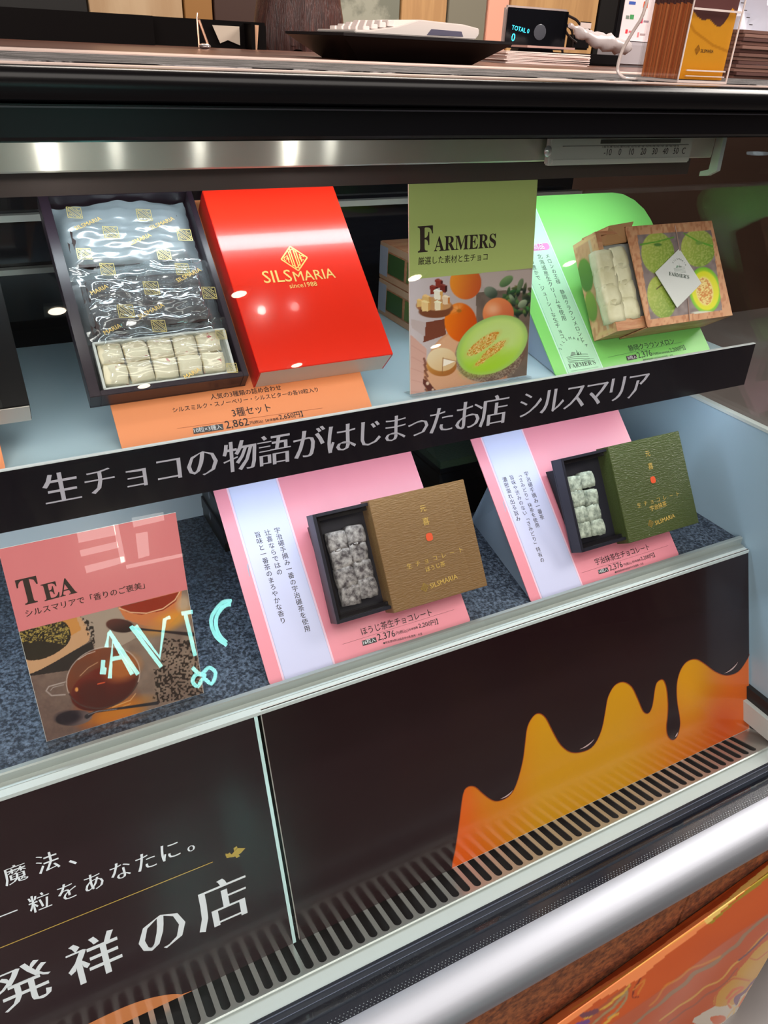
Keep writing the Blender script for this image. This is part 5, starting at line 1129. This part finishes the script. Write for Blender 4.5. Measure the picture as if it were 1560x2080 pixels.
# ================================================================== STAFF MEMBER BENDING BEHIND THE COUNTER
def skin_figure(name, pts, edges, rad, m, parent, root=0):
    me = bpy.data.meshes.new(name); me.from_pydata(pts, edges, []); o = link(name, me, m, parent)
    md = o.modifiers.new('skin', 'SKIN'); sv = me.skin_vertices[0].data if me.skin_vertices else None
    if sv is None:
        bm = bmesh.new(); bm.from_mesh(me); bm.verts.layers.skin.verify(); bm.to_mesh(me); bm.free(); sv = me.skin_vertices[0].data
    for i, r_ in enumerate(rad): sv[i].radius = (r_, r_) if not isinstance(r_, tuple) else r_
    sv[root].use_root = True; md.use_smooth_shade = True; s2 = o.modifiers.new('sub', 'SUBSURF'); s2.levels = s2.render_levels = 2; return o
pe = tag(empty('person', (.85, 2.12, 0)), 'person with straight dark brown hair bending down behind the counter, seen from behind', 'person')
pts = [(0, .18, .86), (0, .16, 1.0), (0, .08, 1.10), (0, .03, 1.15), (0, -.01, 1.20), (0, -.02, 1.24), (.09, .19, .82), (.10, .17, .45), (.10, .20, .07), (.10, .10, .04), (-.09, .19, .82), (-.10, .17, .45), (-.10, .20, .07), (-.10, .10, .04),
       (.16, .06, 1.10), (.20, -.06, .92), (.12, -.20, .90), (-.16, .06, 1.10), (-.20, -.06, .92), (-.12, -.20, .90)]
edg = [(0, 1), (1, 2), (2, 3), (3, 4), (4, 5), (0, 6), (6, 7), (7, 8), (8, 9), (0, 10), (10, 11), (11, 12), (12, 13), (2, 14), (14, 15), (15, 16), (2, 17), (17, 18), (18, 19)]
skin_figure('uniform', pts, edg, [.13, .12, .14, .08, .045, .045, .09, .06, .045, .04, .09, .06, .045, .04, .065, .042, .03, .065, .042, .03], mat('black_uniform', (20, 18, 22), .7), pe)
SKIN = mat('skin', (222, 176, 152), .55)
MB().ball((0, -.03, 1.345), (.075, .092, .105), 24, 16).build('head', SKIN, pe, smooth=True)
for sx_ in (-1, 1):
    hp = [(sx_ * .12, -.20, .90), (sx_ * .115, -.25, .90), (sx_ * .112, -.28, .895)]; ed = [(0, 1), (1, 2)]; rr = [.022, .03, .028]
    for k_ in range(4):
        b_ = len(hp); hp += [(sx_ * .112 + (k_ - 1.5) * .018, -.31, .895), (sx_ * .112 + (k_ - 1.5) * .02, -.345 + .006 * abs(k_ - 1.2), .885)]; ed += [(2, b_), (b_, b_ + 1)]; rr += [.009, .008]
    b_ = len(hp); hp += [(sx_ * .075, -.27, .89), (sx_ * .062, -.30, .885)]; ed += [(1, b_), (b_, b_ + 1)]; rr += [.010, .009]
    skin_figure('hand', hp, ed, rr, SKIN, pe)
HAIR = mat('dark_brown_hair', (50, 28, 26), .32, spec=.7, noise=(30, (9, 9, .25), .35, .7), col2=(96, 52, 44), bump=(60, (8, 8, .2), .8, .004))
m_ = MB(); nu, nv = 64, 26; ring = []
for j in range(nv):
    v = j / (nv - 1); row = []
    for i in range(nu):
        th2 = 2 * math.pi * i / nu
        if v < .5: ph_ = v / .5 * math.pi / 2; rx_, ry_, z_ = .098 * math.sin(ph_), .112 * math.sin(ph_), 1.345 + .118 * math.cos(ph_)
        else: q = (v - .5) / .5; rx_, ry_, z_ = .098 + .012 * math.sin(q * 2.2), .112 + .006 * math.sin(q * 2), 1.345 - .115 * q
        lock = 1 + (.018 * math.sin(th2 * 13 + 1.3 * math.sin(th2 * 3)) + .012 * math.sin(th2 * 29)) * min(1, v * 2)
        row.append(m_.b.verts.new((rx_ * lock * math.cos(th2), -.03 + ry_ * lock * math.sin(th2), z_ - (.012 * math.sin(th2 * 7) if v > .95 else 0))))
    ring.append(row)
for j in range(nv - 1):
    for i in range(nu):
        if j > 12 and .28 < ((i / nu) % 1) < .22: continue
        m_.b.faces.new([ring[j][i], ring[j][(i + 1) % nu], ring[j + 1][(i + 1) % nu], ring[j + 1][i]])
bmesh.ops.remove_doubles(m_.b, verts=m_.b.verts, dist=1e-5)
m_.build('hair', HAIR, pe, smooth=True)

# ================================================================== CLOTH OVER THE STAND IN FRONT OF THE PLINTH
def paint_marble(x, y):
    k = c_(1160, 1680, 3.9)
    def K(*q): return k(*q)
    p = Paint(x, y, (192, 82, 32)); wx = x + 5 * np.sin(y / 37.) + 7 * (vnoise(x, y, 30, 2) - .5); wy = y + 5 * np.sin(x / 41.) + 7 * (vnoise(x, y, 26, 4) - .5); p.x, p.y = wx, wy
    def ln(pts, wd, col, a=1.): p.line([K(*q) for q in smooth_path(pts, 3)], wd / 3.9 if not isinstance(wd, list) else wd[0] / 3.9, col, a)
    def pl(pts, col, a=1.): p.poly([K(*q) for q in smooth_path(pts, 4, True)], col, a)
    p.mix(.5 * vnoise(x + y, y, 40, 1), (206, 92, 34))
    pl([(960, 1560), (1180, 1360), (1420, 1160), (1600, 1000), (1600, 1400), (1300, 1560)], (206, 194, 180)); pl([(1420, 1020), (1600, 900), (1600, 1120), (1400, 1230), (1300, 1210)], (208, 156, 56))
    ln([(480, 1560), (800, 1330), (1000, 1160), (1250, 980), (1450, 800), (1600, 700)], 26, (156, 120, 92)); ln([(700, 1560), (1050, 1280), (1300, 1080), (1500, 900), (1600, 830)], 14, (214, 160, 66)); ln([(760, 1580), (1100, 1300), (1330, 1110)], 12, (160, 84, 60)); ln([(1340, 1040), (1480, 930), (1600, 830)], 12, (110, 66, 90))
    ln([(600, 1420), (800, 1250), (1000, 1110), (1200, 1000)], 16, (216, 146, 50), .7); ln([(520, 1340), (470, 1330), (560, 1190), (480, 1320)], 8, (120, 44, 30)); ln([(520, 1320), (580, 1220), (490, 1290)], 12, (206, 130, 50), .8)
    pl([(1120, 1380), (1150, 1280), (1260, 1180), (1360, 1170), (1440, 1220), (1330, 1300), (1300, 1380), (1180, 1400)], (206, 150, 50)); ln([(1130, 1390), (1150, 1280), (1260, 1190), (1340, 1190), (1400, 1210)], 10, (200, 90, 40)); ln([(1220, 1330), (1260, 1270), (1340, 1250), (1240, 1340), (1250, 1420)], 18, (214, 100, 50)); pl([(1270, 1330), (1330, 1290), (1480, 1180), (1540, 1170), (1500, 1270), (1340, 1310), (1290, 1400)], (120, 76, 110)); pl([(1310, 1420), (1340, 1340), (1500, 1230), (1520, 1330), (1400, 1420)], (226, 110, 66)); ln([(1240, 1380), (1280, 1440), (1250, 1520)], 10, (226, 190, 110)); ln([(1560, 1180), (1400, 1260), (1300, 1400), (1220, 1500)], 8, (226, 180, 100)); pl([(1080, 1500), (1160, 1470), (1210, 1510), (1130, 1550)], (210, 96, 40)); ln([(1420, 1030), (1480, 1050), (1600, 980)], 10, (200, 96, 40))
    pl([(70, 1560), (240, 1370), (470, 1230), (420, 1330), (300, 1420), (200, 1560)], (170, 84, 50)); ln([(140, 1560), (300, 1410), (430, 1290), (400, 1360), (280, 1500)], 18, (156, 132, 96)); ln([(100, 1500), (300, 1370), (460, 1250)], 16, (206, 160, 66)); ln([(80, 1480), (180, 1440)], 40, (112, 66, 78)); ln([(250, 1560), (310, 1490), (350, 1460)], 26, (214, 160, 64)); ln([(-300, 1800), (0, 1600), (120, 1520)], 30, (90, 66, 150), .8)
    p.x, p.y = x, y
    # hem band: shade on its top and light on its fold are painted in
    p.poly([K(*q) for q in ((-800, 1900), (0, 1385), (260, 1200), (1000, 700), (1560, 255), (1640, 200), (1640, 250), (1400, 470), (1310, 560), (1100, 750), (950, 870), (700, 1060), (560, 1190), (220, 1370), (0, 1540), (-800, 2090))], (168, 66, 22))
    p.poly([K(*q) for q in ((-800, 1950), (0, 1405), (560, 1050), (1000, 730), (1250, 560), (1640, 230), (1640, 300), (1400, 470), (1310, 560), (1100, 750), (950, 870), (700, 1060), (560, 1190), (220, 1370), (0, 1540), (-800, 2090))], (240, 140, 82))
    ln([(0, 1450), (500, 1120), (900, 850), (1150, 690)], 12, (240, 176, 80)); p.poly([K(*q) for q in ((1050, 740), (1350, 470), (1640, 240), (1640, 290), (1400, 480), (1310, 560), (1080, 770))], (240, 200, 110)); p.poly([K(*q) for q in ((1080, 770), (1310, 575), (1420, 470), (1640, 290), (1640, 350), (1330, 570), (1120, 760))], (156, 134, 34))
    return p.c
la, lb = np.array((1160., 2036.)), np.array((1560., 1747.))
def edge(Xv, y_, a_, b_):
    A3, B3 = onY(*a_, y_), onY(*b_, y_); t_ = (Xv - A3[0]) / (B3[0] - A3[0]); return A3[2] + t_ * (B3[2] - A3[2])
nx, ny = 420, 150; XR = onY(1556, 1965, .262)[0]; ZH = onY(1519, 2052, .262)[2]; xsn = np.linspace(.12, XR, nx); VS = []
for j in range(ny):
    for i, xv in enumerate(xsn):
        zA = edge(xv, .2955, (1160, 2036), (1560, 1747)); zB = edge(xv, .276, (1160, 2060), (1560, 1775))
        if j < 20: q = j / 20; y_ = .2955 + (.276 - .2955) * q; z_ = zA + (zB - zA) * q - .0 * q
        else:
            q = (j - 20) / (ny - 21); zend = ZH + .005 * math.sin(xv * 22); y_ = .276 - .012 * min(1, q * 5) + .004 * math.sin(xv * 30 + q * 2) * q; z_ = zB + (zend - zB) * q
        VS.append((xv, y_, z_))
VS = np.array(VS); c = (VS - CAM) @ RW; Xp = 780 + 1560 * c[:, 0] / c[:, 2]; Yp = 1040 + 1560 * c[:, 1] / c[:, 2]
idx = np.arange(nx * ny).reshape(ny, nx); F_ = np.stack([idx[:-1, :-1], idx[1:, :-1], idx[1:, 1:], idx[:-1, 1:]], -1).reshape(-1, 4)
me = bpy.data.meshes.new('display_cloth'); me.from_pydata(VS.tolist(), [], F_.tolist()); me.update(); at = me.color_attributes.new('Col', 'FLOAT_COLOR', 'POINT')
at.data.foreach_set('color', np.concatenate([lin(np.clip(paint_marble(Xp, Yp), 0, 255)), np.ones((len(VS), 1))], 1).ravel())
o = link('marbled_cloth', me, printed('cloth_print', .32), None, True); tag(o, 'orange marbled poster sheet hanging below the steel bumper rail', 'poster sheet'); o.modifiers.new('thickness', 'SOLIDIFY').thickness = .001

# ================================================================== THE HALL BEHIND THE VIEWER (shows in the glass)
g0 = np.array([0, .345, .472]); gn = np.array([0, -math.cos(math.atan2(.273, .726)), math.sin(math.atan2(.273, .726))])
def mirror(x, y, D):
    d = ray(x, y); P = CAM + d * (((g0 - CAM) @ gn) / (d @ gn)); r = d - 2 * (d @ gn) * gn; s = (D - P[1]) / r[1]; return tuple(P + r * s)
NEON = mat('neon_tube', (200, 240, 238), .3, emit=(150, 236, 228), emit_s=15.)
ns = tag(empty('neon_sign', (0.6, -5, .6)), 'cyan-white neon letter sign in the hall, seen only as a reflection in the glass', 'neon sign')
k = c_(0, 1180, 3.628); inv = Matrix.Translation((-.6, 5, -.6))
NL = [[[(785, 490), (803, 372), (1018, 690)], [(975, 690), (832, 445), (810, 720)], [(815, 580), (905, 562)]], [[(965, 335), (1190, 635)], [(1000, 330), (1178, 565), (1215, 285), (1255, 268)]], [[(1340, 242), (1420, 228)], [(1368, 250), (1440, 555)]], [[(752, 690), (762, 585)], [(765, 690), (772, 640)]],
      [[(1708, 149), (1640, 160), (1568, 250), (1560, 330), (1600, 420), (1672, 475)], [(1700, 175), (1650, 190), (1600, 260), (1595, 340), (1625, 410), (1670, 455)]], [[(1420, 640), (1480, 690), (1540, 640), (1590, 680), (1560, 760), (1500, 720), (1460, 780), (1420, 740), (1450, 690), (1520, 700)]]]
for L_ in NL:
    m_ = MB()
    for ps_ in L_: m_.tube([mirror(*k(*q), -5) for q in (smooth_path(ps_, 3) if len(ps_) > 4 else ps_)], .015, 8)
    o = m_.build('neon_letter', NEON, ns, smooth=True); o.matrix_parent_inverse = inv
DL = mat('downlight_glow', (255, 240, 220), .4, emit=(255, 236, 210), emit_s=22.)
n_ = 0
for x_ in (-1.4, .2, 1.3, 2.6, 4.0):
    for y_ in (-1.9, -3.4, -4.9):
        e = tag(empty('ceiling_light', (x_ + .3 * math.sin(y_ * 3), y_, 2.93)), 'round white downlight in the hall ceiling', 'ceiling light', 'downlights in the hall ceiling')
        MB().box(-.07, .07, -.07, .07, .0, .02).build('frame', WHITE, e); m_ = MB(); bmesh.ops.create_circle(m_.b, cap_ends=True, segments=16, radius=.05, matrix=Matrix.Translation((0, 0, -.002)))
        m_.build('diffuser', DL, e)

# prints belong to the sheet, lid or body that carries them
CARRY = ('sheet', 'board', 'card', 'lid_top', 'lid', 'strip', 'paper', 'film', 'body', 'screen')
for o in list(C.objects):
    if o.parent and o.parent.parent is None and o.parent.type == 'EMPTY' and o.type == 'MESH' and o.parent.name.split('.')[0] not in ('display_case', 'neon_sign', 'melon_crate_box'):
        b_ = o.name.split('.')[0]
        if not ('print' in b_ or 'lettering' in b_ or b_ in ('numerals', 'tick_marks', 'scale_line', 'readout', 'badge', 'emblem', 'edge_strip', 'solar_label', 'tube_slot', 'lid_side', 'lid_left_side', 'lid_lower_side')): continue
        kin = {c.name.split('.')[0]: c for c in o.parent.children}
        for n in CARRY:
            if n in kin and kin[n] is not o: o.parent = kin[n]; break

# lit display cabinet on the far side of the hall, mirrored on the pink card
MG = mat('cabinet_light', (250, 245, 240), .4, emit=(255, 246, 238), emit_s=3.2)
lc = tag(empty('display_cabinet', (1.0, -6.9, 1.2)), 'lit white display cabinet across the hall, seen only as a reflection on the TEA card', 'cabinet'); inv2 = Matrix.Translation((-1.0, 6.9, -1.2))
def far_quad(name, q):
    P_ = [mirror(x, y, -6.85) for x, y in q]; o = MB().prism(P_, np.array([0, -.03, 0])).build(name, MG, lc); o.matrix_parent_inverse = inv2
for q in ([(156, 1082), (232, 1066), (236, 1086), (160, 1102)], [(162, 1118), (238, 1100), (241, 1112), (165, 1130)], [(172, 1150), (252, 1130), (254, 1142), (176, 1164)], [(230, 1066), (240, 1064), (256, 1140), (246, 1144)], [(268, 1052), (332, 1040), (334, 1056), (272, 1070)], [(276, 1084), (300, 1080), (304, 1128), (282, 1134)], [(256, 1148), (372, 1124), (373, 1130), (258, 1155)]): far_quad('light_panel', q)

for o in C.objects:
    if o.name.split('.')[0] in ('payment_marks_print', 'gloss_streak_print', 'score_line', 'dash_print', 'drip_edge_print'): o['kind'] = 'stuff'
